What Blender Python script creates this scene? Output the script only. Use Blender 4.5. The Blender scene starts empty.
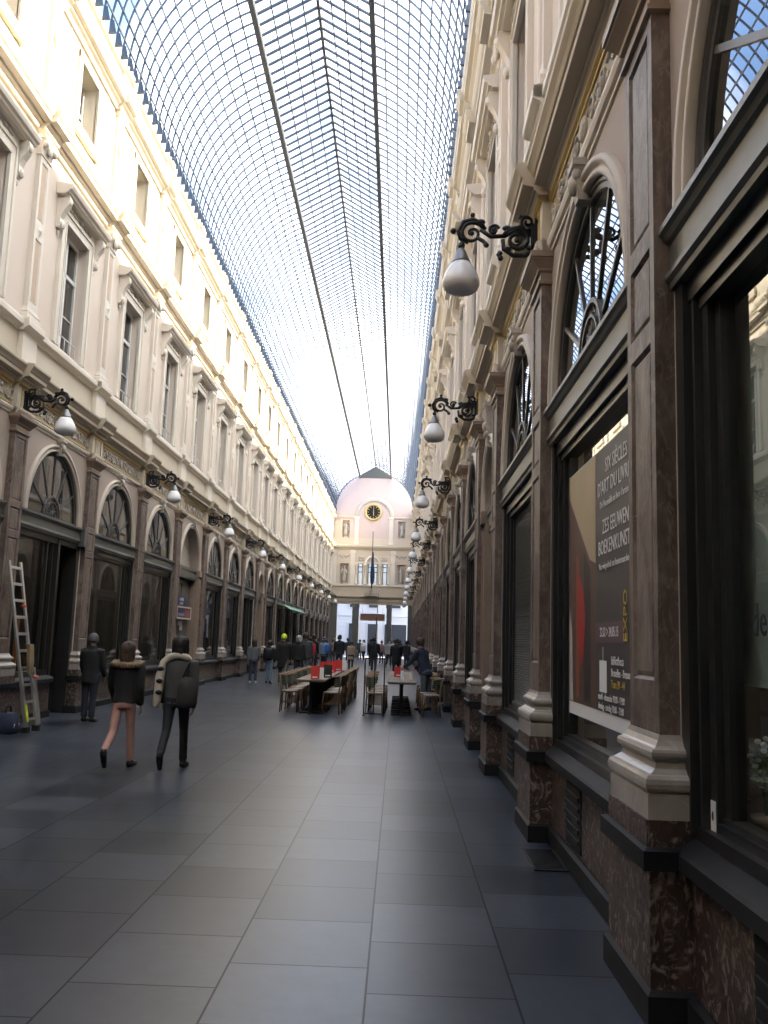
import bpy, bmesh, math, random
from mathutils import Vector, Matrix
PI = math.pi
random.seed(7)
scene = bpy.context.scene
COL = scene.collection

# ------------------------------------------------------------------ layout
XL, XR = -6.76, 1.36            # wall planes of the gallery
XC = (XL + XR) / 2
YE = 89.0                       # end wall
YB = -3.5                       # back end
SPRING, VR = 14.4, 3.87         # vault springing height and radius
ZS = 3.80                       # springing of the shop arches
LP = [15.26 + 3.86 * k for k in range(-3, 8)]
while LP[-1] < 86: LP.append(LP[-1] + (2.9 if len(LP) == 11 else 3.86))
RP = [-2.91, .89, 4.69, 8.41, 12.26, 15.01, 18.79, 22.65]
while RP[-1] < 86: RP.append(RP[-1] + (2.9 if len(RP) in (11, 16) else 3.82))
ORD = ['first', 'second', 'third', 'fourth', 'fifth', 'sixth', 'seventh', 'eighth', 'ninth', 'tenth', 'eleventh', 'twelfth',
       'thirteenth', 'fourteenth', 'fifteenth', 'sixteenth', 'seventeenth', 'eighteenth', 'nineteenth', 'twentieth',
       'twenty-first', 'twenty-second', 'twenty-third', 'twenty-fourth', 'twenty-fifth', 'twenty-sixth']

# ------------------------------------------------------------------ materials
def new_mat(name):
    m = bpy.data.materials.new(name); m.use_nodes = True
    nt = m.node_tree; nt.nodes.clear()
    out = nt.nodes.new('ShaderNodeOutputMaterial')
    return m, nt, out

def N(nt, t, **kw):
    n = nt.nodes.new(t)
    for k, v in kw.items():
        if k.startswith('i_'):
            n.inputs[int(k[2:]) if k[2:].isdigit() else k[2:].replace('_', ' ')].default_value = v
        else: setattr(n, k, v)
    return n

def col(c): return (c[0], c[1], c[2], 1)

def plain(name, c, rough=.6, metal=0., var=.12, scale=3., bump=0., spec=.5):
    m, nt, out = new_mat(name)
    b = N(nt, 'ShaderNodeBsdfPrincipled'); L = nt.links.new
    b.inputs['Roughness'].default_value = rough; b.inputs['Metallic'].default_value = metal
    b.inputs['Specular IOR Level'].default_value = spec
    if var > 0:
        tc = N(nt, 'ShaderNodeTexCoord'); no = N(nt, 'ShaderNodeTexNoise'); no.inputs['Scale'].default_value = scale
        no.inputs['Detail'].default_value = 4
        L(tc.outputs['Object'], no.inputs['Vector'])
        mx = N(nt, 'ShaderNodeMix', data_type='RGBA')
        mx.inputs[6].default_value = col([x * (1 - var) for x in c]); mx.inputs[7].default_value = col([min(1, x * (1 + var)) for x in c])
        L(no.outputs['Fac'], mx.inputs[0]); L(mx.outputs[2], b.inputs['Base Color'])
        if bump:
            bp = N(nt, 'ShaderNodeBump'); bp.inputs['Strength'].default_value = bump; bp.inputs['Distance'].default_value = .02
            L(no.outputs['Fac'], bp.inputs['Height']); L(bp.outputs['Normal'], b.inputs['Normal'])
    else: b.inputs['Base Color'].default_value = col(c)
    L(b.outputs[0], out.inputs[0])
    return m

def marble(name, cols, scale=2.2, rough=.3, blot=.5, vein=(.62, .58, .52), stretch=(1, 1, 1), vw=.03):
    """mottled marble: noise ramp, pale fossil blotches and thin veins"""
    m, nt, out = new_mat(name); L = nt.links.new
    b = N(nt, 'ShaderNodeBsdfPrincipled'); b.inputs['Roughness'].default_value = rough; b.inputs['Specular IOR Level'].default_value = .3
    g = N(nt, 'ShaderNodeNewGeometry'); mp = N(nt, 'ShaderNodeMapping'); mp.inputs['Scale'].default_value = stretch
    L(g.outputs['Position'], mp.inputs['Vector'])
    n1 = N(nt, 'ShaderNodeTexNoise'); n1.inputs['Scale'].default_value = scale; n1.inputs['Detail'].default_value = 7; n1.inputs['Distortion'].default_value = 1.2
    n1.inputs['Roughness'].default_value = .65
    L(mp.outputs[0], n1.inputs['Vector'])
    r = N(nt, 'ShaderNodeValToRGB'); e = r.color_ramp.elements
    e[0].position = .3; e[0].color = col(cols[0]); e[1].position = .7; e[1].color = col(cols[-1])
    for i, c in enumerate(cols[1:-1]):
        x = e.new(.3 + .4 * (i + 1) / (len(cols) - 1)); x.color = col(c)
    L(n1.outputs['Fac'], r.inputs[0])
    n2 = N(nt, 'ShaderNodeTexNoise'); n2.inputs['Scale'].default_value = scale * 3.2; n2.inputs['Detail'].default_value = 5; n2.inputs['Distortion'].default_value = 2.5
    L(mp.outputs[0], n2.inputs['Vector'])
    r2 = N(nt, 'ShaderNodeValToRGB'); e = r2.color_ramp.elements
    e[0].position = .53; e[0].color = (0, 0, 0, 1); e[1].position = .66; e[1].color = (blot, blot, blot, 1)
    L(n2.outputs['Fac'], r2.inputs[0])
    n3 = N(nt, 'ShaderNodeTexNoise'); n3.inputs['Scale'].default_value = scale * 1.6; n3.inputs['Detail'].default_value = 6; n3.inputs['Distortion'].default_value = 1.8
    L(mp.outputs[0], n3.inputs['Vector'])
    ab = N(nt, 'ShaderNodeMath', operation='SUBTRACT'); ab.inputs[1].default_value = .5; L(n3.outputs['Fac'], ab.inputs[0])
    a2 = N(nt, 'ShaderNodeMath', operation='ABSOLUTE'); L(ab.outputs[0], a2.inputs[0])
    r3 = N(nt, 'ShaderNodeValToRGB'); e = r3.color_ramp.elements
    e[0].position = 0; e[0].color = (.6, .6, .6, 1); e[1].position = vw; e[1].color = (0, 0, 0, 1)
    L(a2.outputs[0], r3.inputs[0])
    mxm = N(nt, 'ShaderNodeMath', operation='MAXIMUM'); L(r2.outputs[0], mxm.inputs[0]); L(r3.outputs[0], mxm.inputs[1])
    mx = N(nt, 'ShaderNodeMix', data_type='RGBA'); L(mxm.outputs[0], mx.inputs[0]); L(r.outputs[0], mx.inputs[6]); mx.inputs[7].default_value = col(vein)
    L(mx.outputs[2], b.inputs['Base Color']); L(b.outputs[0], out.inputs[0])
    return m

def glass_pane(name, tint, f0=.08, rough=0.):
    m, nt, out = new_mat(name); L = nt.links.new
    tr = N(nt, 'ShaderNodeBsdfTransparent'); tr.inputs[0].default_value = col(tint)
    gl = N(nt, 'ShaderNodeBsdfGlossy'); gl.inputs['Roughness'].default_value = rough; gl.inputs[0].default_value = (.95, .97, 1, 1)
    g = N(nt, 'ShaderNodeNewGeometry'); dt = N(nt, 'ShaderNodeVectorMath', operation='DOT_PRODUCT'); L(g.outputs['Incoming'], dt.inputs[0]); L(g.outputs['Normal'], dt.inputs[1])
    ab = N(nt, 'ShaderNodeMath', operation='ABSOLUTE'); L(dt.outputs['Value'], ab.inputs[0])
    om = N(nt, 'ShaderNodeMath', operation='SUBTRACT'); om.inputs[0].default_value = 1; L(ab.outputs[0], om.inputs[1])
    pw = N(nt, 'ShaderNodeMath', operation='POWER'); pw.inputs[1].default_value = 5; L(om.outputs[0], pw.inputs[0])
    fr = N(nt, 'ShaderNodeMath', operation='MULTIPLY_ADD'); fr.inputs[1].default_value = 1 - f0; fr.inputs[2].default_value = f0; L(pw.outputs[0], fr.inputs[0])
    mx = N(nt, 'ShaderNodeMixShader'); L(fr.outputs[0], mx.inputs[0]); L(tr.outputs[0], mx.inputs[1]); L(gl.outputs[0], mx.inputs[2])
    L(mx.outputs[0], out.inputs[0])
    return m

def roof_glass(name):
    m, nt, out = new_mat(name); L = nt.links.new
    tr = N(nt, 'ShaderNodeBsdfTransparent'); tr.inputs[0].default_value = (.93, .96, .98, 1)
    tl = N(nt, 'ShaderNodeBsdfTranslucent'); tl.inputs[0].default_value = (.9, .92, .94, 1)
    g = N(nt, 'ShaderNodeNewGeometry'); no = N(nt, 'ShaderNodeTexNoise'); no.inputs['Scale'].default_value = .35; no.inputs['Detail'].default_value = 3
    L(g.outputs['Position'], no.inputs['Vector'])
    mr = N(nt, 'ShaderNodeMapRange'); mr.inputs[1].default_value = .3; mr.inputs[2].default_value = .7; mr.inputs[3].default_value = .04; mr.inputs[4].default_value = .20
    L(no.outputs['Fac'], mr.inputs[0])
    mx = N(nt, 'ShaderNodeMixShader'); L(mr.outputs[0], mx.inputs[0]); L(tr.outputs[0], mx.inputs[1]); L(tl.outputs[0], mx.inputs[2])
    L(mx.outputs[0], out.inputs[0])
    return m

def floor_mat():
    m, nt, out = new_mat('blue stone paving'); L = nt.links.new
    b = N(nt, 'ShaderNodeBsdfPrincipled')
    g = N(nt, 'ShaderNodeNewGeometry'); sp = N(nt, 'ShaderNodeSeparateXYZ'); L(g.outputs['Position'], sp.inputs[0])
    ax = N(nt, 'ShaderNodeMath', operation='ADD'); ax.inputs[1].default_value = .105 + .71 * 20; L(sp.outputs[0], ax.inputs[0])
    ay = N(nt, 'ShaderNodeMath', operation='ADD'); ay.inputs[1].default_value = .745 * 40 - 4.87 ; L(sp.outputs[1], ay.inputs[0])
    cb = N(nt, 'ShaderNodeCombineXYZ'); L(ay.outputs[0], cb.inputs[0]); L(ax.outputs[0], cb.inputs[1])
    br = N(nt, 'ShaderNodeTexBrick'); br.offset = .45; br.offset_frequency = 2; br.squash = 1
    br.inputs['Scale'].default_value = 1; br.inputs['Brick Width'].default_value = .745; br.inputs['Row Height'].default_value = .71
    br.inputs['Mortar Size'].default_value = .0065; br.inputs['Mortar Smooth'].default_value = .3; br.inputs['Bias'].default_value = 0
    br.inputs[1].default_value = (.014, .018, .027, 1); br.inputs[2].default_value = (.046, .054, .070, 1); br.inputs[3].default_value = (.009, .009, .010, 1)
    L(cb.outputs[0], br.inputs[0])
    n = N(nt, 'ShaderNodeTexNoise'); n.inputs['Scale'].default_value = 5.5; n.inputs['Detail'].default_value = 9; n.inputs['Roughness'].default_value = .75
    L(g.outputs['Position'], n.inputs['Vector'])
    mr = N(nt, 'ShaderNodeMapRange'); mr.inputs[3].default_value = .45; mr.inputs[4].default_value = 1.55; L(n.outputs['Fac'], mr.inputs[0])
    mu = N(nt, 'ShaderNodeMix', data_type='RGBA', blend_type='MULTIPLY'); mu.inputs[0].default_value = 1
    L(br.outputs[0], mu.inputs[6]); L(mr.outputs[0], mu.inputs[7])
    # scuffs
    n2 = N(nt, 'ShaderNodeTexNoise'); n2.inputs['Scale'].default_value = 1.6; n2.inputs['Detail'].default_value = 5; n2.inputs['Distortion'].default_value = .4
    L(g.outputs['Position'], n2.inputs['Vector'])
    r2 = N(nt, 'ShaderNodeValToRGB'); e = r2.color_ramp.elements; e[0].position = .66; e[0].color = (0, 0, 0, 1); e[1].position = .85; e[1].color = (.2, .2, .2, 1)
    L(n2.outputs['Fac'], r2.inputs[0])
    m3 = N(nt, 'ShaderNodeMix', data_type='RGBA'); L(r2.outputs[0], m3.inputs[0]); L(mu.outputs[2], m3.inputs[6]); m3.inputs[7].default_value = (.10, .104, .11, 1)
    L(m3.outputs[2], b.inputs['Base Color'])
    m4 = N(nt, 'ShaderNodeMapRange'); m4.inputs[3].default_value = .18; m4.inputs[4].default_value = .42; n4 = N(nt, 'ShaderNodeTexNoise'); n4.inputs['Scale'].default_value = .9; n4.inputs['Detail'].default_value = 3; L(g.outputs['Position'], n4.inputs['Vector'])
    L(n4.outputs['Fac'], m4.inputs[0])
    b.inputs['Roughness'].default_value = .30
    bp = N(nt, 'ShaderNodeBump'); bp.inputs['Strength'].default_value = .25; bp.inputs['Distance'].default_value = .003
    inv = N(nt, 'ShaderNodeMath', operation='SUBTRACT'); inv.inputs[0].default_value = 1; L(br.outputs[1], inv.inputs[1])
    ad = N(nt, 'ShaderNodeMath', operation='MULTIPLY_ADD'); ad.inputs[1].default_value = .0; L(n.outputs['Fac'], ad.inputs[0]); L(inv.outputs[0], ad.inputs[2])
    sc = N(nt, 'ShaderNodeMath', operation='MULTIPLY_ADD'); sc.inputs[1].default_value = .22; sc.inputs[2].default_value = .10; L(inv.outputs[0], sc.inputs[0]); L(sc.outputs[0], b.inputs['Specular IOR Level'])   # matt joints
    L(b.outputs[0], out.inputs[0])
    return m

def stripes(name, c1, c2, scale, axis=2, rough=.6):
    m, nt, out = new_mat(name); L = nt.links.new
    b = N(nt, 'ShaderNodeBsdfPrincipled'); b.inputs['Roughness'].default_value = rough
    tc = N(nt, 'ShaderNodeTexCoord'); sp = N(nt, 'ShaderNodeSeparateXYZ'); L(tc.outputs['Object'], sp.inputs[0])
    mu = N(nt, 'ShaderNodeMath', operation='MULTIPLY'); mu.inputs[1].default_value = scale; L(sp.outputs[axis], mu.inputs[0])
    si = N(nt, 'ShaderNodeMath', operation='SINE'); L(mu.outputs[0], si.inputs[0])
    gt = N(nt, 'ShaderNodeMath', operation='GREATER_THAN'); gt.inputs[1].default_value = 0; L(si.outputs[0], gt.inputs[0])
    mx = N(nt, 'ShaderNodeMix', data_type='RGBA'); L(gt.outputs[0], mx.inputs[0]); mx.inputs[6].default_value = col(c1); mx.inputs[7].default_value = col(c2)
    L(mx.outputs[2], b.inputs['Base Color']); L(b.outputs[0], out.inputs[0])
    return m

M = {}
M['floor'] = floor_mat()
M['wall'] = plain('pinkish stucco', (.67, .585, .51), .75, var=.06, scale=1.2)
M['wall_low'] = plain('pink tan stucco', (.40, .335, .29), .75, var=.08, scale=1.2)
M['cream'] = plain('cream painted stone', (.58, .525, .43), .6, var=.07, scale=1.5)
M['pale'] = plain('pale stone', (.70, .645, .57), .6, var=.06, scale=1.5)
M['corn'] = plain('tan cornice stone', (.50, .435, .34), .6, var=.08, scale=1.5)
M['endpale'] = plain('warm pale end wall stone', (.58, .505, .42), .6, var=.06, scale=1.5)
M['arch'] = plain('tan arch moulding', (.52, .46, .39), .6, var=.07, scale=1.5)
M['ornament'] = plain('carved stone ornament', (.46, .42, .37), .6, var=.25, scale=14, bump=.6)
M['gold'] = plain('gilded moulding', (.56, .42, .18), .42, .35, var=.1)
M['terracotta'] = plain('terracotta inlay', (.50, .38, .29), .7, var=.15, scale=6)
M['tan'] = plain('tan frieze', (.36, .31, .24), .6, var=.12, scale=4)
M['marble'] = marble('red brown marble', [(.065, .042, .036), (.14, .105, .088), (.23, .19, .16)], 3.4, .5, .4, (.30, .255, .22), (1, 1, .45), .008)
M['dado'] = marble('dark red fossil marble', [(.025, .017, .015), (.06, .040, .034), (.11, .078, .066)], 3.4, .5, .8, (.30, .25, .21), (1, 1, .8), .008)
M['black_stone'] = plain('black stone', (.018, .018, .019), .6, var=.25, scale=8, spec=.12)
M['white_base'] = marble('grey white marble base', [(.26, .23, .20), (.33, .295, .26), (.40, .365, .32)], 1.6, .3, .1, (.42, .39, .35))
M['cap'] = plain('brown marble capital', (.26, .195, .15), .5, var=.18, scale=6)
M['wood'] = plain('dark painted shopfront', (.022, .022, .021), .35, var=.2, scale=5)
M['transom'] = plain('grey green painted transom', (.10, .104, .098), .42, var=.15, scale=4)
M['pane'] = glass_pane('shop window glass', (.66, .72, .69), .10)
M['fan_pane'] = glass_pane('fanlight glass', (.30, .32, .32), .14)
M['fan_bar'] = plain('fanlight bars', (.06, .058, .055), .4, var=.1)
M['iron'] = plain('black iron', (.015, .015, .016), .4, .3, var=.2, scale=10)
M['rosette'] = plain('bronze grille', (.10, .095, .09), .45, .3, var=.2, scale=12)
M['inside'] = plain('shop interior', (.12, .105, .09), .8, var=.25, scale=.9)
M['sash'] = plain('white sash paint', (.66, .66, .64), .5, var=.04)
M['roof'] = roof_glass('vault glass')
M['rib'] = plain('blue grey iron ribs', (.05, .07, .105), .5, .1, var=.1)
M['beam'] = plain('dark iron beam', (.05, .055, .065), .5, .2, var=.1)
M['globe'] = plain('white opal globe', (.78, .78, .80), .25, var=.03)
M['lampcap'] = plain('grey metal lamp cap', (.20, .20, .20), .4, .5, var=.1)
M['endpink'] = plain('pink stucco', (.56, .45, .425), .75, var=.05)
M['street'] = plain('street stone', (.20, .20, .21), .8, var=.1)
M['facade'] = plain('white rendered facade', (.36, .38, .42), .8, var=.12, scale=.6)
M['darkglass'] = plain('dark window glass', (.03, .035, .045), .12, var=.1)
M['shutter'] = plain('roller shutter slats', (.19, .19, .18), .45, .2, var=.1)
M['steel'] = plain('aluminium', (.55, .55, .55), .35, .9, var=.1)
M['skin'] = plain('skin', (.50, .32, .25), .55, var=.06)
M['rattan'] = plain('rattan cane', (.19, .115, .06), .5, var=.25, scale=20)
M['weave'] = stripes('green and cream weave', (.03, .085, .06), (.20, .16, .11), 150, 2, .5)
M['weave2'] = stripes('tan and cream weave', (.16, .10, .055), (.27, .21, .145), 120, 1, .5)
M['tabletop'] = plain('table top', (.19, .145, .105), .75, var=.12)
M['red'] = plain('red card', (.55, .025, .02), .5, var=.05)
M['white'] = plain('white paper', (.75, .75, .74), .6, var=.03)
M['yellow'] = plain('yellow ink', (.65, .45, .05), .5, var=0)
M['black'] = plain('black fabric', (.012, .012, .013), .8, var=.3, scale=8)

def cloth(name, c, rough=.85): return plain(name, c, rough, var=.15, scale=9)

# ------------------------------------------------------------------ mesh building
class MB:
    def __init__(s): s.v = []; s.f = []; s.m = []; s.sm = []
    def add(s, vs, fs, mi=0, smooth=False):
        b = len(s.v); s.v += [tuple(p) for p in vs]
        for f in fs: s.f.append([b + i for i in f]); s.m.append(mi); s.sm.append(smooth)
        return s
    def box(s, x0, x1, y0, y1, z0, z1, mi=0):
        x0, x1 = sorted((x0, x1)); y0, y1 = sorted((y0, y1)); z0, z1 = sorted((z0, z1))
        return s.add([(x0, y0, z0), (x1, y0, z0), (x1, y1, z0), (x0, y1, z0), (x0, y0, z1), (x1, y0, z1), (x1, y1, z1), (x0, y1, z1)],
                     [(0, 3, 2, 1), (4, 5, 6, 7), (0, 1, 5, 4), (1, 2, 6, 5), (2, 3, 7, 6), (3, 0, 4, 7)], mi)
    def loft(s, rings, mi=0, closed=True, cap=True, smooth=False):
        n = len(rings[0]); vs = [p for r in rings for p in r]; fs = []
        for i in range(len(rings) - 1):
            for j in range(n if closed else n - 1):
                k = (j + 1) % n
                fs.append((i * n + j, i * n + k, (i + 1) * n + k, (i + 1) * n + j))
        if cap and closed:
            fs.append(tuple(range(n))[::-1]); fs.append(tuple((len(rings) - 1) * n + j for j in range(n)))
        return s.add(vs, fs, mi, smooth)
    def tube(s, pts, r, n=6, mi=0, smooth=True, cap=True):
        pts = [Vector(p) for p in pts]; rs = r if isinstance(r, (list, tuple)) else [r] * len(pts)
        rings = []; prev = None
        for i, p in enumerate(pts):
            t = (pts[min(i + 1, len(pts) - 1)] - pts[max(i - 1, 0)])
            if t.length < 1e-9: t = Vector((0, 0, 1))
            t.normalize()
            if prev is None:
                a = Vector((0, 0, 1)) if abs(t.z) < .9 else Vector((1, 0, 0))
                u = t.cross(a).normalized()
            else:
                u = (prev - t * prev.dot(t))
                u = u.normalized() if u.length > 1e-6 else t.orthogonal().normalized()
            prev = u; w = t.cross(u)
            rings.append([p + (u * math.cos(2 * PI * j / n) + w * math.sin(2 * PI * j / n)) * rs[i] for j in range(n)])
        return s.loft(rings, mi, True, cap, smooth)
    def bar(s, a, b, w, h, mi=0, up=(0, 0, 1)):
        a = Vector(a); b = Vector(b); t = (b - a).normalized(); u = Vector(up)
        if abs(t.dot(u)) > .99: u = Vector((1, 0, 0))
        x = t.cross(u).normalized(); y = x.cross(t)
        q = [(-w / 2, -h / 2), (w / 2, -h / 2), (w / 2, h / 2), (-w / 2, h / 2)]
        return s.loft([[p + x * i + y * j for i, j in q] for p in (a, b)], mi)
    def lathe(s, prof, n=16, c=(0, 0, 0), mi=0, smooth=True):
        rings = [[(c[0] + r * math.cos(2 * PI * j / n), c[1] + r * math.sin(2 * PI * j / n), c[2] + z) for j in range(n)] for r, z in prof]
        return s.loft(rings, mi, True, True, smooth)
    def ellipsoid(s, c, r, n=14, k=9, mi=0):
        rings = []
        for i in range(k + 1):
            a = -PI / 2 + PI * i / k; rr = max(math.cos(a), .02)
            rings.append([(c[0] + r[0] * rr * math.cos(2 * PI * j / n), c[1] + r[1] * rr * math.sin(2 * PI * j / n), c[2] + r[2] * math.sin(a)) for j in range(n)])
        return s.loft(rings, mi, True, True, True)
    def mould(s, prof, hw_d, mi=0, back=-.06):
        """stack of (z, half width, depth) U loops: mitred mouldings round three sides of a pier"""
        rings = [[(back, -hw, z), (d, -hw, z), (d, hw, z), (back, hw, z)] for z, hw, d in prof]
        return s.loft(rings, mi)
    def build(s, name, mats, parent=None, loc=None, rot=0.):
        me = bpy.data.meshes.new(name); me.from_pydata(s.v, [], s.f)
        if not isinstance(mats, (list, tuple)): mats = [mats]
        for m in mats: me.materials.append(m)
        me.polygons.foreach_set('material_index', s.m); me.polygons.foreach_set('use_smooth', s.sm)
        bm = bmesh.new(); bm.from_mesh(me); bmesh.ops.recalc_face_normals(bm, faces=bm.faces); bm.to_mesh(me); bm.free()
        return link(name, me, parent, loc, rot)

def link(name, me, parent=None, loc=None, rot=0.):
    o = bpy.data.objects.new(name, me); COL.objects.link(o)
    if parent is not None: o.parent = parent
    if loc is not None: o.location = loc
    if rot: o.rotation_euler = (0, 0, rot)
    return o

def tag(o, label, cat, group=None, kind=None):
    o['label'] = label; o['category'] = cat
    if group: o['group'] = group
    if kind: o['kind'] = kind
    return o
def empty(name, loc=(0, 0, 0), rot=0.):
    o = bpy.data.objects.new(name, None); COL.objects.link(o); o.location = loc; o.rotation_euler = (0, 0, rot); o.empty_display_size = .1
    return o
def struct(o, label, cat, group=None): return tag(o, label, cat, group, 'structure')

def text_mesh(name, body, size, mat, matrix, parent=None, align='LEFT', xs=1., ext=.001):
    cu = bpy.data.curves.new(name, 'FONT'); cu.body = body; cu.size = size; cu.align_x = align; cu.extrude = ext; cu.resolution_u = 2
    to = bpy.data.objects.new(name, cu); COL.objects.link(to)
    dg = bpy.context.evaluated_depsgraph_get()
    me = bpy.data.meshes.new_from_object(to.evaluated_get(dg)); bpy.data.objects.remove(to); bpy.data.curves.remove(cu)
    me.transform(Matrix.Diagonal((xs, 1, 1, 1))); me.transform(matrix)
    me.materials.clear(); me.materials.append(mat)
    return link(name, me, parent)
def frame_right(x, y, z):  # text plane on the right wall
    return Matrix(((0, 0, -1, x), (-1, 0, 0, y), (0, 1, 0, z), (0, 0, 0, 1)))
def frame_left(x, y, z):
    return Matrix(((0, 0, 1, x), (1, 0, 0, y), (0, 1, 0, z), (0, 0, 0, 1)))
def frame_end(x, y, z):
    return Matrix(((1, 0, 0, x), (0, 0, -1, y), (0, 1, 0, z), (0, 0, 0, 1)))

def baked(o, *mods):
    """apply modifiers through the depsgraph"""
    dg = bpy.context.evaluated_depsgraph_get(); dg.update()
    me = bpy.data.meshes.new_from_object(o.evaluated_get(dg))
    o.modifiers.clear(); o.data = me
    return o

# ------------------------------------------------------------------ facade modules (local: x = out of the wall, y along it, z up)
CACHE = {}
def part(key, name, fn, mats, parent, loc, rot):
    """link one part; the mesh is made once per key"""
    if key not in CACHE:
        mb = MB(); fn(mb); o = mb.build(name, mats, parent, loc, rot); CACHE[key] = o.data
        return o
    return link(name, CACHE[key], parent, loc, rot)

def panel_face(mb, hw, d, z0, z1, panels, mi=0, ins=.022, pmi=0):
    """pier front with recessed panels: panels = [(z0, z1)]"""
    b = .075; q = hw - b
    def quad(y0, y1, a, c, x=d, m=mi): mb.add([(x, y0, a), (x, y1, a), (x, y1, c), (x, y0, c)], [(0, 1, 2, 3)], m)
    quad(-hw, -q, z0, z1); quad(q, hw, z0, z1)
    zz = z0
    for a, c in panels:
        quad(-q, q, zz, a)
        o = [(-q, a), (q, a), (q, c), (-q, c)]; i = [(-q + .018, a + .018), (q - .018, a + .018), (q - .018, c - .018), (-q + .018, c - .018)]
        i2 = [(y * .82, z + (.025 if z < (a + c) / 2 else -.025)) for y, z in i]
        mb.add([(d, y, z) for y, z in o] + [(d - ins, y, z) for y, z in i] + [(d - ins * .4, y, z) for y, z in i2],
               [(0, 1, 5, 4), (1, 2, 6, 5), (2, 3, 7, 6), (3, 0, 4, 7), (4, 5, 9, 8), (5, 6, 10, 9), (6, 7, 11, 10), (7, 4, 8, 11)], mi)
        mb.add([(d - ins * .4, y, z) for y, z in i2], [(0, 1, 2, 3)], pmi)
        zz = c
    quad(-q, q, zz, z1)
    for sgn in (-1, 1): mb.add([(-.06, sgn * hw, z0), (d, sgn * hw, z0), (d, sgn * hw, z1), (-.06, sgn * hw, z1)], [(0, 1, 2, 3)], mi)

def f_shaft(mb): panel_face(mb, .27, .10, 1.24, 5.08, [(1.50, 3.22), (3.34, 3.74), (3.86, 4.96)])
def f_pedestal(mb):
    mb.mould([(.15, .40, .19), (.67, .40, .19)], 0, 0)
    mb.mould([(.755, .375, .195), (.875, .375, .195)], 0, 0)
def f_pedcap(mb): mb.mould([(.66, .40, .195), (.665, .44, .226), (.75, .44, .226), (.758, .40, .20)], 0)
def f_plinth(mb): mb.mould([(0, .44, .212), (.135, .44, .212), (.152, .41, .192)], 0)
def f_base(mb):
    p = [(.872, .37, .185), (.985, .37, .185), (.99, .355, .172)]
    for i in range(7):
        a = -PI / 2 + PI * i / 6; p.append((1.035 + .042 * math.sin(a), .352 + .03 * math.cos(a), .168 + .03 * math.cos(a)))
    p += [(1.085, .345, .158), (1.10, .325, .138), (1.125, .315, .13), (1.135, .325, .14)]
    for i in range(6):
        a = -PI / 2 + PI * i / 5; p.append((1.165 + .026 * math.sin(a), .318 + .02 * math.cos(a), .138 + .02 * math.cos(a)))
    p += [(1.2, .305, .128), (1.225, .285, .112), (1.25, .275, .104)]
    mb.mould(p, 0)
def f_capital(mb):
    mb.mould([(5.03, .272, .102), (5.04, .295, .125), (5.07, .295, .125), (5.08, .275, .106), (5.15, .275, .106), (5.165, .30, .13), (5.185, .305, .135),
              (5.24, .345, .185), (5.255, .36, .20), (5.27, .36, .20), (5.275, .375, .215), (5.33, .375, .215), (5.34, .35, .19)], 0)
def f_freezeblock(mb):
    mb.mould([(5.33, .33, .105), (5.88, .33, .105)], 0, 0)
    mb.box(.105, .12, -.19, .19, 5.45, 5.475, 1); mb.box(.105, .12, -.19, .19, 5.785, 5.81, 1)
    mb.box(.105, .12, -.19, -.165, 5.475, 5.785, 1); mb.box(.105, .12, .165, .19, 5.475, 5.785, 1)
    mb.box(.10, .11, -.12, .12, 5.52, 5.74, 2)
# upper order
def f_ushaft(mb): panel_face(mb, .21, .085, 7.28, 10.16, [(7.42, 8.60), (8.95, 10.05)], 0, .03, 1)
def f_ubase(mb): mb.mould([(6.2, .30, .10), (6.84, .30, .10), (6.86, .33, .16), (6.90, .36, .20), (7.03, .36, .20), (7.05, .30, .13), (7.14, .30, .13), (7.16, .27, .11), (7.20, .28, .12), (7.23, .24, .095), (7.29, .22, .087)], 0)
def f_ucap(mb):
    mb.mould([(10.14, .22, .09), (10.15, .24, .105), (10.18, .24, .105), (10.19, .22, .09), (10.34, .25, .13), (10.42, .29, .17), (10.43, .31, .18), (10.50, .31, .18)], 0)
    for y in (-.2, .2):                      # corner volutes and a central bud
        mb.ellipsoid((.16, y, 10.36), (.05, .07, .08), 8, 6)
    mb.ellipsoid((.15, 0, 10.30), (.04, .09, .10), 8, 6)
def f_diamond(mb):
    c = (.085, 0, 8.775)
    for w, h, d, m in ((.13, .2, .02, 0), (.08, .12, .05, 0)):
        mb.add([(c[0], -w, c[2]), (c[0], 0, c[2] - h), (c[0], w, c[2]), (c[0], 0, c[2] + h), (c[0] + d, 0, c[2])],
               [(0, 1, 4), (1, 2, 4), (2, 3, 4), (3, 0, 4)], m)
def f_attic(mb):
    panel_face(mb, .19, .07, 11.15, 13.35, [(11.4, 13.1)], 0, .02, 0)
    mb.mould([(10.95, .25, .11), (11.12, .25, .11), (11.15, .2, .075)], 0)
    mb.mould([(13.3, .20, .075), (13.34, .24, .11), (13.5, .27, .14)], 0)
    mb.ellipsoid((.08, 0, 12.6), (.05, .09, .22), 8, 6)
def f_finial(mb):
    mb.lathe([(.07, 0), (.07, .05), (.04, .08), (.085, .16), (.085, .2), (.03, .28), (.01, .30)], 10, (.22, 0, 10.99))

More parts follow.
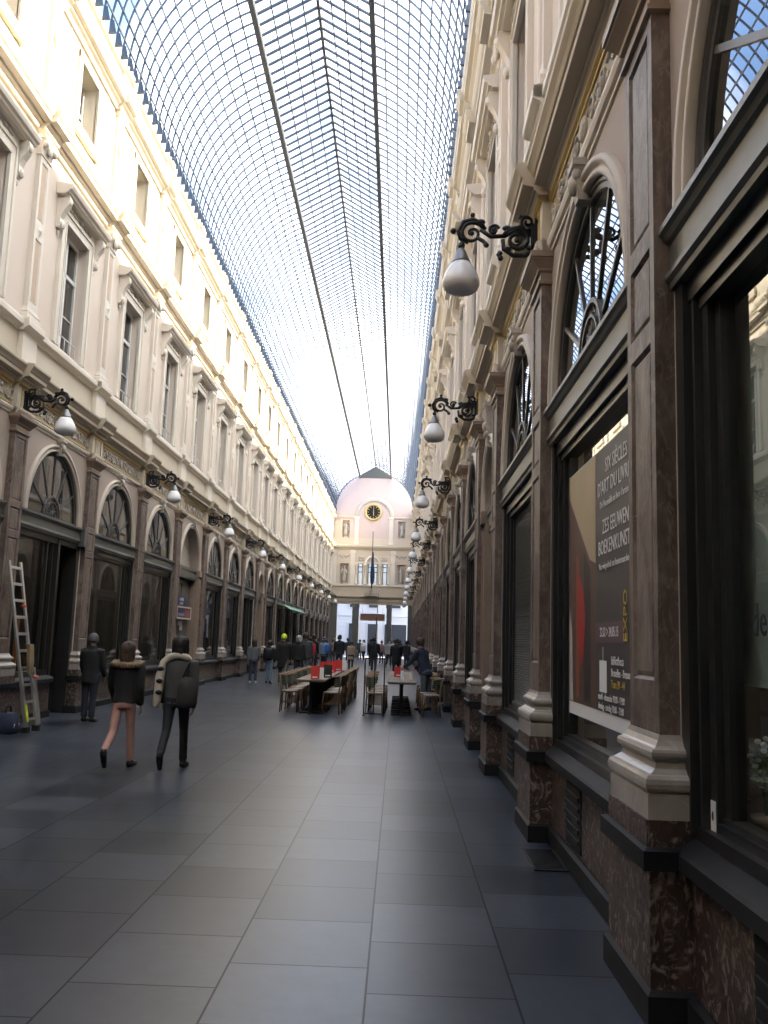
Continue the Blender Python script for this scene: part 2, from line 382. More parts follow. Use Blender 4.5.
def arc(r, n=24, a0=0., a1=PI): return [(r * math.cos(a0 + (a1 - a0) * i / n), r * math.sin(a0 + (a1 - a0) * i / n)) for i in range(n + 1)]
def f_wallbay(W, hw, r, shop=True, low=None):
    """wall surface of one bay with its openings and their reveals"""
    H = W / 2
    def fn(mb):
        def quad(y0, y1, z0, z1, x=0., m=0):
            if y1 - y0 > 1e-4 and z1 - z0 > 1e-4: mb.add([(x, y0, z0), (x, y1, z0), (x, y1, z1), (x, y0, z1)], [(0, 1, 2, 3)], m)
        for s in (-1, 1):
            quad(*sorted((s * hw, s * H)), 0, ZS)
            mb.add([(0, s * hw, 0), (-.3, s * hw, 0), (-.3, s * hw, ZS), (0, s * hw, ZS)], [(0, 1, 2, 3)])
        zt = 6.0; n = 24
        A = arc(r, n); B = []
        for y, z in A:
            k = min(H / abs(y) if abs(y) > 1e-6 else 1e9, (zt - ZS) / z if z > 1e-6 else 1e9)
            B.append([y * k, z * k])
        for s in (-1, 1):    # put a point on each top corner
            i = min(range(n + 1), key=lambda j: (B[j][0] - s * H) ** 2 + (B[j][1] - (zt - ZS)) ** 2); B[i] = [s * H, zt - ZS]
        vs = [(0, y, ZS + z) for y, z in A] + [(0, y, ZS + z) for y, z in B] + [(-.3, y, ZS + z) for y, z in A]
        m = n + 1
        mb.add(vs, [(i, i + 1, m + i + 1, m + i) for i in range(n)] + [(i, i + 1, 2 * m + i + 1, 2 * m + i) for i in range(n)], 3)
        def hole(z0, z1, oh, a, b, mi):
            quad(-H, -oh, z0, z1, 0, mi); quad(oh, H, z0, z1, 0, mi); quad(-oh, oh, z0, a, 0, mi); quad(-oh, oh, b, z1, 0, mi)
            for s in (-1, 1): mb.add([(0, s * oh, a), (-.35, s * oh, a), (-.35, s * oh, b), (0, s * oh, b)], [(0, 1, 2, 3)], mi)
            for z in (a, b): mb.add([(0, -oh, z), (0, oh, z), (-.35, oh, z), (-.35, -oh, z)], [(0, 1, 2, 3)], mi)
        quad(-H, H, 6.0, 6.9, 0, 1)
        hole(6.9, 10.5, .62, 7.12, 9.56, 0)
        quad(-H, H, 10.5, 11.0, 0, 1)
        hole(11.0, 14.45, .50, 11.75, 13.12, 1)
    return fn

def f_archivolt(r):
    prof = [(0, 0), (.045, .0), (.05, .03), (.03, .045), (.03, .075), (.06, .085), (.065, .125), (.03, .14), (0, .14)]
    def fn(mb):
        A = arc(1, 28)
        rings = [[(d, y * (r + e), ZS + z * (r + e)) for d, e in prof] for y, z in A]
        mb.loft(rings, 0, False, False, True)
    return fn
def f_keystone(r):
    z0 = ZS + r - .06; z1 = 5.36
    def fn(mb):
        mb.loft([[(-.02, -.06, z0), (.08, -.06, z0), (.08, .06, z0), (-.02, .06, z0)],
                 [(-.02, -.09, z1 - .06), (.11, -.09, z1 - .06), (.11, .09, z1 - .06), (-.02, .09, z1 - .06)]])
        mb.box(-.02, .13, -.11, .11, z1 - .06, z1)
        mb.ellipsoid((.10, 0, (z0 + z1) / 2 - .02), (.05, .065, .085), 10, 8)
        for s in (-1, 1): mb.ellipsoid((.09, s * .06, z0 + .2), (.04, .04, .05), 8, 6)
    return fn
def f_transom(hw, ret=None):
    prof = [(-.2, 3.47), (.02, 3.47), (.025, 3.50), (.045, 3.52), (.045, 3.55), (.02, 3.57), (.02, 3.71), (.04, 3.725), (.055, 3.75), (.075, 3.765), (.075, 3.80), (-.2, 3.805)]
    def fn(mb):
        mb.loft([[(d, -hw, z) for d, z in prof], [(d, hw, z) for d, z in prof]])
        if ret:
            mb.box(-.05, .12, hw - .16, hw + .02, 3.42, 3.82)
    return fn
def f_shopframe(hw, mullions=()):
    def fn(mb):
        for s in (-1, 1):
            for a, b, d0, d1 in ((0, .12, -.14, -.005), (.10, .16, -.16, -.05), (.16, .19, -.16, -.035), (.19, .27, -.18, -.075), (.27, .34, -.18, -.11)):
                mb.box(d0, d1, s * (hw - a), s * (hw - b), .82, 3.48)
        mb.box(-.2, -.03, -hw, hw, 3.36, 3.48); mb.box(-.18, -.06, -hw, hw, 3.30, 3.37)
        mb.box(-.18, -.03, -hw, hw, .79, .86); mb.box(-.18, -.075, -hw, hw, .86, .90)
        mb.box(-.18, -.10, -hw, hw, .90, .925)
        for y in mullions: mb.box(-.17, -.09, y - .04, y + .04, .9, 3.36)
    return fn
def f_pane(hw): return lambda mb: mb.add([(-.14, -hw + .3, .9), (-.14, hw - .3, .9), (-.14, hw - .3, 3.35), (-.14, -hw + .3, 3.35)], [(0, 1, 2, 3)])
def f_fanframe(r):
    def fn(mb):
        A = arc(1, 28)
        prof = [(-.10, r), (-.005, r), (-.005, r - .035), (-.02, r - .045), (-.02, r - .085), (-.10, r - .085)]
        mb.loft([[(d, y * q, ZS + z * q) for d, q in prof] for y, z in A], 0, True, False)
        mb.box(-.2, -.02, -r, r, ZS, ZS + .05)
        for a in (30, 60, 90, 120, 150):
            a = math.radians(a); c, s = math.cos(a), math.sin(a)
            mb.bar((-.034, c * .40, ZS + s * .40), (-.034, c * (r - .08), ZS + s * (r - .08)), .036, .016, 0, (1, 0, 0))
    return fn
def f_fanpane(r): return lambda mb: mb.add([(-.042, 0, ZS)] + [(-.042, y, ZS + z) for y, z in arc(r - .05, 28)], [(0, i, i + 1) for i in range(1, 29)])
def f_rosette(mb):
    """openwork half disc at the foot of the fanlight"""
    A = arc(1, 18)
    for R, w in ((.42, .035), (.30, .022), (.14, .03)):
        mb.loft([[(d, y * q, ZS + .03 + z * q) for d, q in ((-.08, R), (-.01, R), (-.01, R - w), (-.08, R - w))] for y, z in A], 0, True, False)
    for i in range(9):
        a = PI * (i + .5) / 9; c, s = math.cos(a), math.sin(a)
        mb.tube([(-.04, c * (.36 + .045 * math.cos(t)) - s * .045 * math.sin(t), ZS + .03 + s * (.36 + .045 * math.cos(t)) + c * .045 * math.sin(t)) for t in [2 * PI * k / 8 for k in range(9)]], .011, 5)
        mb.tube([(-.04, c * .14, ZS + .03 + s * .14), (-.04, c * .2 - s * .03, ZS + .03 + s * .2 + c * .03), (-.04, c * .30, ZS + .03 + s * .30)], .012, 5)
        mb.tube([(-.04, c * .14, ZS + .03 + s * .14), (-.04, c * .2 + s * .03, ZS + .03 + s * .2 - c * .03), (-.04, c * .30, ZS + .03 + s * .30)], .012, 5)
    mb.ellipsoid((-.04, 0, ZS + .10), (.04, .07, .07), 10, 6)
def f_dado(hw, a=None, b=None):
    def fn(mb):
        mb.box(-.22, 0, a if a is not None else -hw, b if b is not None else hw, .12, .68)
    return fn
def f_dadocap(hw, a=None, b=None):
    a = a if a is not None else -hw; b = b if b is not None else hw
    prof = [(-.2, .66), (.055, .66), (.07, .672), (.07, .74), (.055, .755), (-.02, .80), (-.2, .80)]
    return lambda mb: mb.loft([[(d, y, z) for d, z in prof] for y in (a, b)])
def f_skirting(hw, a=None, b=None): return lambda mb: mb.mould([(0, 0, 0)] * 0 or [(0, hw, .04), (.125, hw, .04), (.14, hw, .015)], 0, 0, -.2) if a is None else mb.box(-.2, .04, a, b, 0, .13)

# upper windows
def f_surround(mb):
    o, i = .87, .62; zt, zi = 9.80, 9.56; z0 = 7.10
    for s in (-1, 1):
        mb.box(-.02, .05, s * i, s * o, z0, zi); mb.box(.05, .075, s * (o - .07), s * o, z0, zt); mb.box(.05, .065, s * i, s * (i + .04), z0, zi)
    mb.box(-.02, .05, -o, o, zi, zt); mb.box(.05, .075, -o, o, zt - .06, zt); mb.box(.05, .065, -i, i, zi, zi + .04)
def f_hood(mb):
    mb.box(-.02, .06, -.98, .98, 9.80, 9.93)
    prof = [(-.02, 9.93), (.18, 9.93), (.19, 9.95), (.24, 9.96), (.25, 10.0), (.30, 10.02), (.32, 10.08), (.32, 10.12), (-.02, 10.16)]
    mb.loft([[(d, y, z) for d, z in prof] for y in (-1.16, 1.16)])
    for s in (-1, 1):                       # consoles
        pr = [(0, 9.30), (.05, 9.28), (.09, 9.36), (.08, 9.5), (.13, 9.62), (.21, 9.74), (.24, 9.86), (.22, 9.93), (0, 9.93)]
        mb.loft([[(d, s * y, z) for d, z in pr] for y in (.89, 1.06)])
        mb.ellipsoid((.10, s * .975, 9.36), (.05, .06, .09), 8, 6); mb.ellipsoid((.2, s * .975, 9.82), (.06, .09, .08), 8, 6)
        mb.ellipsoid((.03, s * .975, 9.2), (.03, .03, .06), 6, 5)
def f_hoodrelief(mb):
    mb.ellipsoid((.07, 0, 9.87), (.05, .09, .055), 10, 6)
    for s in (-1, 1):
        for k in range(4): mb.ellipsoid((.065, s * (.16 + .13 * k), 9.865 + .012 * (-1) ** k), (.035, .08, .03), 8, 5)
def f_usash(mb):
    for s in (-1, 1): mb.box(-.24, -.16, s * .62, s * .55, 7.12, 9.56)
    mb.box(-.24, -.16, -.62, .62, 9.48, 9.56); mb.box(-.24, -.16, -.62, .62, 7.12, 7.22)
    mb.box(-.235, -.155, -.62, .62, 8.72, 8.80); mb.box(-.235, -.155, -.045, .045, 7.12, 9.56)
    for s in (-1, 1): mb.box(-.225, -.175, s * .045, s * .55, 7.92, 7.95)
def f_upane(mb): mb.add([(-.20, -.6, 7.15), (-.20, .6, 7.15), (-.20, .6, 9.54), (-.20, -.6, 9.54)], [(0, 1, 2, 3)])
def f_railing(mb):
    mb.tube([(-.06, -.6, 7.42), (-.06, .6, 7.42)], .014, 6)
    for y in (-.58, -.3, 0, .3, .58): mb.tube([(-.06, y, 7.13), (-.06, y, 7.42)], .009, 5)
def f_asurround(mb):
    for s in (-1, 1): mb.box(-.02, .05, s * .5, s * .66, 11.55, 13.28)
    mb.box(-.02, .05, -.66, .66, 13.12, 13.28); mb.box(-.02, .09, -.72, .72, 11.55, 11.75)
def f_asash(mb):
    for s in (-1, 1): mb.box(-.34, -.27, s * .5, s * .44, 11.75, 13.12)
    mb.box(-.34, -.27, -.5, .5, 13.05, 13.12); mb.box(-.34, -.27, -.5, .5, 11.75, 11.82)
    mb.box(-.33, -.26, -.03, .03, 11.75, 13.12); mb.box(-.33, -.27, -.5, .5, 12.4, 12.45)
def f_apane(mb): mb.add([(-.30, -.48, 11.77), (-.30, .48, 11.77), (-.30, .48, 13.1), (-.30, -.48, 13.1)], [(0, 1, 2, 3)])

def spiral(c, r0, r1, a0, turns, n=26):
    return [(c[0], c[1] + (r0 + (r1 - r0) * i / n) * math.cos(a0 + turns * 2 * PI * i / n), c[2] + (r0 + (r1 - r0) * i / n) * math.sin(a0 + turns * 2 * PI * i / n)) for i in range(n + 1)]
def f_scroll(hw):
    """frieze panel with running acanthus scrolls"""
    def fn(mb):
        L = hw - .12
        mb.box(0, .012, -L, L, 5.50, 5.80, 0)
        for z0, z1 in ((5.475, 5.50), (5.80, 5.825)): mb.box(0, .03, -L - .02, L + .02, z0, z1, 1)
        for s in (-1, 1): mb.box(0, .03, s * L, s * (L + .02), 5.50, 5.80, 1)
        n = max(2, int(L / .34))
        for s in (-1, 1):
            for k in range(n):
                y = s * (.28 + (L - .36) * k / max(1, n - 1)); f = 1 if k % 2 else -1
                pts = spiral((.02, y, 5.65), .115, .02, (PI if s > 0 else 0), f * s * 1.5, 14)
                mb.tube(pts, [.018 - .008 * i / 14 for i in range(15)], 5, 2)
                mb.ellipsoid((.02, y, 5.65), (.02, .03, .03), 6, 4, 2)
                for q in (-1, 1): mb.ellipsoid((.018, y + s * .15, 5.65 + q * .07), (.015, .06, .03), 6, 4, 2)
        mb.ellipsoid((.02, 0, 5.65), (.04, .09, .11), 8, 6, 2)
    return fn

# ------------------------------------------------------------------ trims
def sweep(side, name, prof, mats, segs, mi=0, y0=YB, y1=YE):
    """horizontal moulding along a wall that breaks forward at segs = [(ya, yb, extra)]"""
    mb = MB(); X = XL if side == 'left' else XR; sg = 1 if side == 'left' else -1
    cuts = []; y = y0
    for a, b, e in segs:
        if a > y: cuts.append((y, a, 0))
        cuts.append((a, b, e)); y = b
    cuts.append((y, y1, 0))
    for a, b, e in cuts:
        if b - a < 1e-3: continue
        n = len(prof); ring = lambda yy: [(X + sg * (d + (e if 0 < i < n - 1 else 0)), yy, z) for i, (d, z) in enumerate(prof)]
        mb.loft([ring(a), ring(b)], mi)
    return mb.build(name, mats)

PR_STRING = [(-.02, 5.33), (.02, 5.33), (.02, 5.36), (.045, 5.375), (.06, 5.41), (.06, 5.44), (.01, 5.46), (-.02, 5.46)]
PR_GOLD = [(-.02, 5.84), (.03, 5.84), (.05, 5.86), (.05, 5.885), (-.02, 5.89)]
PR_CORN = [(-.02, 5.885), (.04, 5.885), (.06, 5.92), (.085, 5.93), (.085, 5.96), (.18, 5.98), (.19, 5.985), (.19, 6.05), (.205, 6.06), (.225, 6.10), (.26, 6.15), (.265, 6.19), (.26, 6.20), (-.02, 6.24)]
PR_SILL = [(-.02, 6.82), (.03, 6.82), (.05, 6.86), (.10, 6.88), (.12, 6.90), (.12, 6.99), (.10, 7.02), (.05, 7.05), (-.02, 7.07)]
PR_COR2 = [(-.02, 10.58), (.06, 10.58), (.08, 10.63), (.14, 10.66), (.15, 10.70), (.27, 10.72), (.28, 10.80), (.31, 10.83), (.34, 10.90), (.34, 10.95), (-.02, 11.0)]
PR_EAVE = [(-.02, 13.42), (.05, 13.42), (.07, 13.50), (.14, 13.54), (.15, 13.58), (.24, 13.60), (.25, 13.70), (.28, 13.73), (.30, 13.80), (.30, 13.84), (.10, 13.88), (.10, 14.30), (.16, 14.33), (.18, 14.38), (.18, 14.46), (-.02, 14.5)]

TR = [0]; WN = [0]; DN = [0]
def trim_name(): TR[0] += 1; return f'trim_{TR[0]}'

def build_side(side):
    X = XL if side == 'left' else XR; rot = 0. if side == 'left' else PI
    piers = LP if side == 'left' else RP
    first = 3 if side == 'left' else 2                                                  # index of the pier at the ladder / the pier by the poster
    blk = lambda hw, e: [(p - hw, p + hw, e) for p in piers]
    for nm, prof, mat, hw, e, lab, cat in (
        ('string', PR_STRING, M['pale'], .33, .10, 'pale thin string moulding over the shop arches', 'moulding'),
        ('gold', PR_GOLD, M['gold'], .33, .10, 'gilded bead under the lower cornice', 'moulding'),
        ('cornice', PR_CORN, M['corn'], .38, .11, 'cream lower cornice that steps out over each pilaster', 'cornice'),
        ('sill', PR_SILL, M['pale'], .36, .09, 'pale sill course under the tall upper windows', 'moulding'),
        ('cornice2', PR_COR2, M['cream'], .34, .10, 'cream upper cornice above the hooded windows', 'cornice'),
        ('eave', PR_EAVE, M['cream'], .32, .08, 'cream top cornice and gutter where the glass vault springs', 'cornice')):
        struct(sweep(side, trim_name(), prof, mat, blk(hw, e)), f'{lab} on the {side} wall', cat)
    # wall surface: one mesh per wall
    mb = MB(); sg = 1 if side == 'left' else -1
    def put(fn, y):
        t = MB(); fn(t)
        mb.add([(X + sg * a, y + sg * b, c) for a, b, c in t.v], t.f, 0)
        mb.m[-len(t.f):] = t.m
    bays = [(piers[i], piers[i + 1]) for i in range(len(piers) - 1)]
    dims = []
    for a, b in bays:
        W = b - a; hw = W / 2 - .272; r = 1.30 if W > 3.5 else .92
        put(f_wallbay(W, hw, r), (a + b) / 2); dims.append((W, hw, r))
    for ya, yb in ((YB, piers[0]), (piers[-1], YE)):          # blank ends
        mb.add([(X, ya, 0), (X, yb, 0), (X, yb, 14.45), (X, ya, 14.45)], [(0, 1, 2, 3)], 0)
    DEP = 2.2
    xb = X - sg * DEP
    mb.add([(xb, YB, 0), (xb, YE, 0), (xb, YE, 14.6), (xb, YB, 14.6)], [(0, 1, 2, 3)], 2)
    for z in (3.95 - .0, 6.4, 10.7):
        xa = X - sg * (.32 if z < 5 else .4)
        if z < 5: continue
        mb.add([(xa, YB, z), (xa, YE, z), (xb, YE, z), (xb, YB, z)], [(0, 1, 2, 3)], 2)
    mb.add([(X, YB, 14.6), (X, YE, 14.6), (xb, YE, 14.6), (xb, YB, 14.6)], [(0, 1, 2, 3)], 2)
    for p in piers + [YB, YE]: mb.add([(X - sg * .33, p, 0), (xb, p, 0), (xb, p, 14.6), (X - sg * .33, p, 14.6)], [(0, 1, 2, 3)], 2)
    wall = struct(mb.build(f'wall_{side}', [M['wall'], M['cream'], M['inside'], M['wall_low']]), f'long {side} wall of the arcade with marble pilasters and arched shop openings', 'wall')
    # pilasters
    for i, p in enumerate(piers):
        loc = (X, p, 0)
        sh = part('shaft', 'pilaster', f_shaft, M['marble'], wall, loc, rot)
        for key, nm, fn, mt in (('ped', 'pedestal', f_pedestal, M['dado']), ('pedcap', 'pedestal_cap', f_pedcap, M['black_stone']), ('plinth', 'plinth', f_plinth, M['black_stone']),
                                ('base', 'pilaster_base', f_base, M['white_base']), ('capital', 'capital', f_capital, M['cap']), ('fblock', 'frieze_block', f_freezeblock, [M['cream'], M['gold'], M['ornament']])):
            part(key, nm, fn, mt, sh, (0, 0, 0), 0)
        us = part('ushaft', 'upper_pilaster', f_ushaft, [M['pale'], M['terracotta']], wall, loc, rot)
        for key, nm, fn, mt in (('ubase', 'pilaster_base', f_ubase, M['pale']), ('ucap', 'capital', f_ucap, M['pale']), ('diamond', 'diamond_ornament', f_diamond, M['pale'])):
            part(key, nm, fn, mt, us, (0, 0, 0), 0)
        at = part('attic', 'attic_pilaster', f_attic, M['cream'], wall, loc, rot)
        part('finial', 'finial', f_finial, M['cream'], at, (0, 0, 0), 0)
    # bays
    for i, ((a, b), (W, hw, r)) in enumerate(zip(bays, dims)):
        y = (a + b) / 2; loc = (X, y, 0); k = '%.2f' % W; n = i - first
        if side == 'left': where = f'{ORD[n]} bay of the left wall counting from the ladder' if n > 0 else ('bay of the left wall behind the ladder' if n == 0 else f'{ORD[-n - 1]} bay of the left wall on the near side of the ladder')
        else: where = f'{ORD[n]} bay of the right wall counting from the poster' if n > 0 else ('bay of the right wall that shows the poster' if n == 0 else f'{ORD[-n - 1]} bay of the right wall on the near side of the poster')
        door = (side == 'left' and n in (3, 7)) or (side == 'right' and W < 3)
        part('frieze' + k, 'frieze_panel', f_scroll(W / 2 - .33), [M['tan'], M['gold'], M['ornament']], wall, loc, rot)
        part('archi' + k, 'archivolt', f_archivolt(r), M['arch'], wall, loc, rot)
        part('keyst' + k, 'keystone', f_keystone(r), M['ornament'], wall, loc, rot)
        if door:
            DN[0] += 1
            e = struct(empty(f'door_{DN[0]}', loc, rot), f'tall arched doorway in the {where}', 'doorway')
            build_doorway(e, W, hw, r, k)
        else:
            WN[0] += 1
            e = struct(empty(f'window_{WN[0]}', loc, rot), f'arched shop window in the {where}', 'window')
            shut = side == 'right' and n in (1, 6)
            recess = side == 'left' and n in (0, 6)
            part('transom' + k + str(n == 0), 'transom', f_transom(hw, side == 'left' and n == 0), M['transom'], e, (0, 0, 0), 0)
            part('fanf' + k, 'fanlight_frame', f_fanframe(r), M['fan_bar'], e, (0, 0, 0), 0)
            part('fanp' + k, 'fanlight_pane', f_fanpane(r), M['fan_pane'], e, (0, 0, 0), 0)
            part('roset', 'openwork_rosette', f_rosette, M['rosette'], e, (0, 0, 0), 0)
            if recess:
                c = .55 if n == 0 else .4
                part('sfr' + k, 'shop_frame', f_recess(hw, c), M['wood'], e, (0, 0, 0), 0)
                part('spa' + k, 'shop_pane', f_recpane(hw, c), M['pane'], e, (0, 0, 0), 0)
                part('dad' + k, 'dado_panel', f_dado(hw, -hw, c), M['dado'], e, (0, 0, 0), 0)
                part('dcp' + k, 'dado_cap', f_dadocap(hw, -hw, c), M['black_stone'], e, (0, 0, 0), 0)
                part('skr' + k, 'skirting', f_skirting(hw, -hw, c), M['black_stone'], e, (0, 0, 0), 0)
            else:
                part('sf' + k, 'shop_frame', f_shopframe(hw), M['wood'], e, (0, 0, 0), 0)
                if shut: part('shut' + k, 'roller_shutter', f_shutter(hw), M['shutter'], e, (0, 0, 0), 0)
                else: part('sp' + k, 'shop_pane', f_pane(hw), M['pane'], e, (0, 0, 0), 0)
                part('da' + k, 'dado_panel', f_dado(hw), M['dado'], e, (0, 0, 0), 0)
                part('dc' + k, 'dado_cap', f_dadocap(hw), M['black_stone'], e, (0, 0, 0), 0)
                part('sk' + k, 'skirting', f_skirting(hw), M['black_stone'], e, (0, 0, 0), 0)
                if side == 'right' and -1 <= n < 3:
                    part('vent', 'dado_vent', f_vent, M['black'], e, (0, 0, 0), 0)
        WN[0] += 1
        e = struct(empty(f'window_{WN[0]}', loc, rot), f'tall hooded upper window in the {where}', 'window')
        part('sur', 'surround', f_surround, M['pale'], e, (0, 0, 0), 0)
        h = part('hood', 'hood', f_hood, M['pale'], e, (0, 0, 0), 0)
        part('hrel', 'carved_relief', f_hoodrelief, M['ornament'], h, (0, 0, 0), 0)
        part('usash', 'sash', f_usash, M['sash'], e, (0, 0, 0), 0); part('upane', 'window_pane', f_upane, M['fan_pane'], e, (0, 0, 0), 0)
        part('rail', 'railing', f_railing, M['sash'], e, (0, 0, 0), 0)
        WN[0] += 1
        e = struct(empty(f'window_{WN[0]}', loc, rot), f'small attic window under the glass vault in the {where}', 'window')
        part('asur', 'surround', f_asurround, M['cream'], e, (0, 0, 0), 0); part('asash', 'sash', f_asash, M['sash'], e, (0, 0, 0), 0)
        part('apane', 'window_pane', f_apane, M['fan_pane'], e, (0, 0, 0), 0)
    return wall

def f_shutter(hw):
    def fn(mb):
        z = .9; n = 84; pts = []
        for i in range(n):
            a = .9 + (3.36 - .9) * i / n; h = (3.36 - .9) / n
            pts += [(-.15, a), (-.13, a + h * .25), (-.125, a + h * .6), (-.15, a + h * .95)]
        rings = [[(d, y, z) for d, z in pts] for y in (-hw + .28, hw - .28)]
        mb.loft(rings, 0, False, False)
        mb.box(-.17, -.11, -hw + .3, hw - .3, .88, .96)
    return fn
def f_vent(mb):
    mb.box(-.02, .012, -.75, -.2, .17, .62)
    for i in range(5): mb.bar((.02, -.72, .25 + .075 * i), (.02, -.23, .25 + .075 * i), .012, .03)
def f_recess(hw, c):
    """shop front whose window stops short for a deep door recess"""
    def fn(mb):
        for s0, s1 in ((-hw, -hw + .12), (c - .1, c)):
            mb.box(-.17, -.01, s0, s1, .8, 3.48)
        mb.box(-.18, -.08, -hw + .12, -hw + .3, .82, 3.48)
        mb.box(-.2, -.03, -hw, hw, 3.36, 3.48); mb.box(-.18, -.03, -hw, c, .79, .9)
        mb.box(-1.2, -.16, c - .06, c, 0, 3.4)            # side of the recess
        mb.box(-1.3, -1.2, c, hw, 0, .35); mb.box(-1.3, -1.2, c, c + .12, .35, 3.4); mb.box(-1.3, -1.2, hw - .12, hw, .35, 3.4); mb.box(-1.3, -1.2, c, hw, 2.5, 3.4)
        mb.box(-1.3, -.2, c, hw, 3.36, 3.42)
        mb.box(-.3, -.02, hw - .16, hw, 0, 3.48)
        mb.box(-.12, -.06, .02, .07, .9, 3.36); mb.box(-.12, -.06, .3, .33, .9, 3.36)
        mb.box(-1.25, -1.2, hw - .22, hw - .18, 1.0, 1.3)
    return fn
def f_recpane(hw, c): return lambda mb: mb.add([(-.14, -hw + .25, .9), (-.14, c - .1, .9), (-.14, c - .1, 3.35), (-.14, -hw + .25, 3.35)], [(0, 1, 2, 3)])

def build_doorway(e, W, hw, r, k):
    def f_jamb(mb):
        for s in (-1, 1):
            mb.box(-.3, -.0, s * (r + .0), s * hw, 0, ZS); mb.box(0, .03, s * (r + .12), s * hw, 0.13, ZS - .3)
            mb.box(-.02, .06, s * (r - .01), s * (hw), ZS - .2, ZS)
    def f_lining(mb):
        mb.box(-.36, -.3, -r, r, 0, ZS - .32)
        A = arc(r, 20)
        mb.add([(-.28, 0, ZS)] + [(-.28, y, ZS + z) for y, z in A], [(0, i, i + 1) for i in range(1, 21)])
    def f_lintel(mb):
        mb.box(-.32, -.06, -r, r, ZS - .35, ZS + .02); mb.box(-.32, -.03, -r, r, ZS - .08, ZS)
        mb.box(-.06, -.045, -r + .1, r - .1, ZS - .3, ZS - .12)
    def f_leaf(mb):
        for s in (-1, 1):
            mb.box(-.3, -.25, s * .015, s * (r - .1), .05, ZS - .36)
            for z0, z1 in ((.2, .9), (1.05, 2.2), (2.35, 3.3)):
                mb.box(-.25, -.23, s * .12, s * (r - .22), z0, z1)
    part('dj' + k, 'jamb', f_jamb, M['cap'], e, (0, 0, 0), 0)
    part('dl' + k, 'lining', f_lining, M['ornament'], e, (0, 0, 0), 0)
    part('dt' + k, 'lintel', f_lintel, M['transom'], e, (0, 0, 0), 0)
    part('dd' + k, 'door_leaf', f_leaf, M['transom'], e, (0, 0, 0), 0)

build_side('left'); build_side('right')

# ------------------------------------------------------------------ floor
mb = MB(); mb.add([(XL - 2.2, YB, 0), (XR + 2.2, YB, 0), (XR + 2.2, YE + 1.2, 0), (XL - 2.2, YE + 1.2, 0)], [(0, 1, 2, 3)])
struct(mb.build('floor', M['floor']), 'dark blue-grey stone slab floor of the arcade', 'floor')

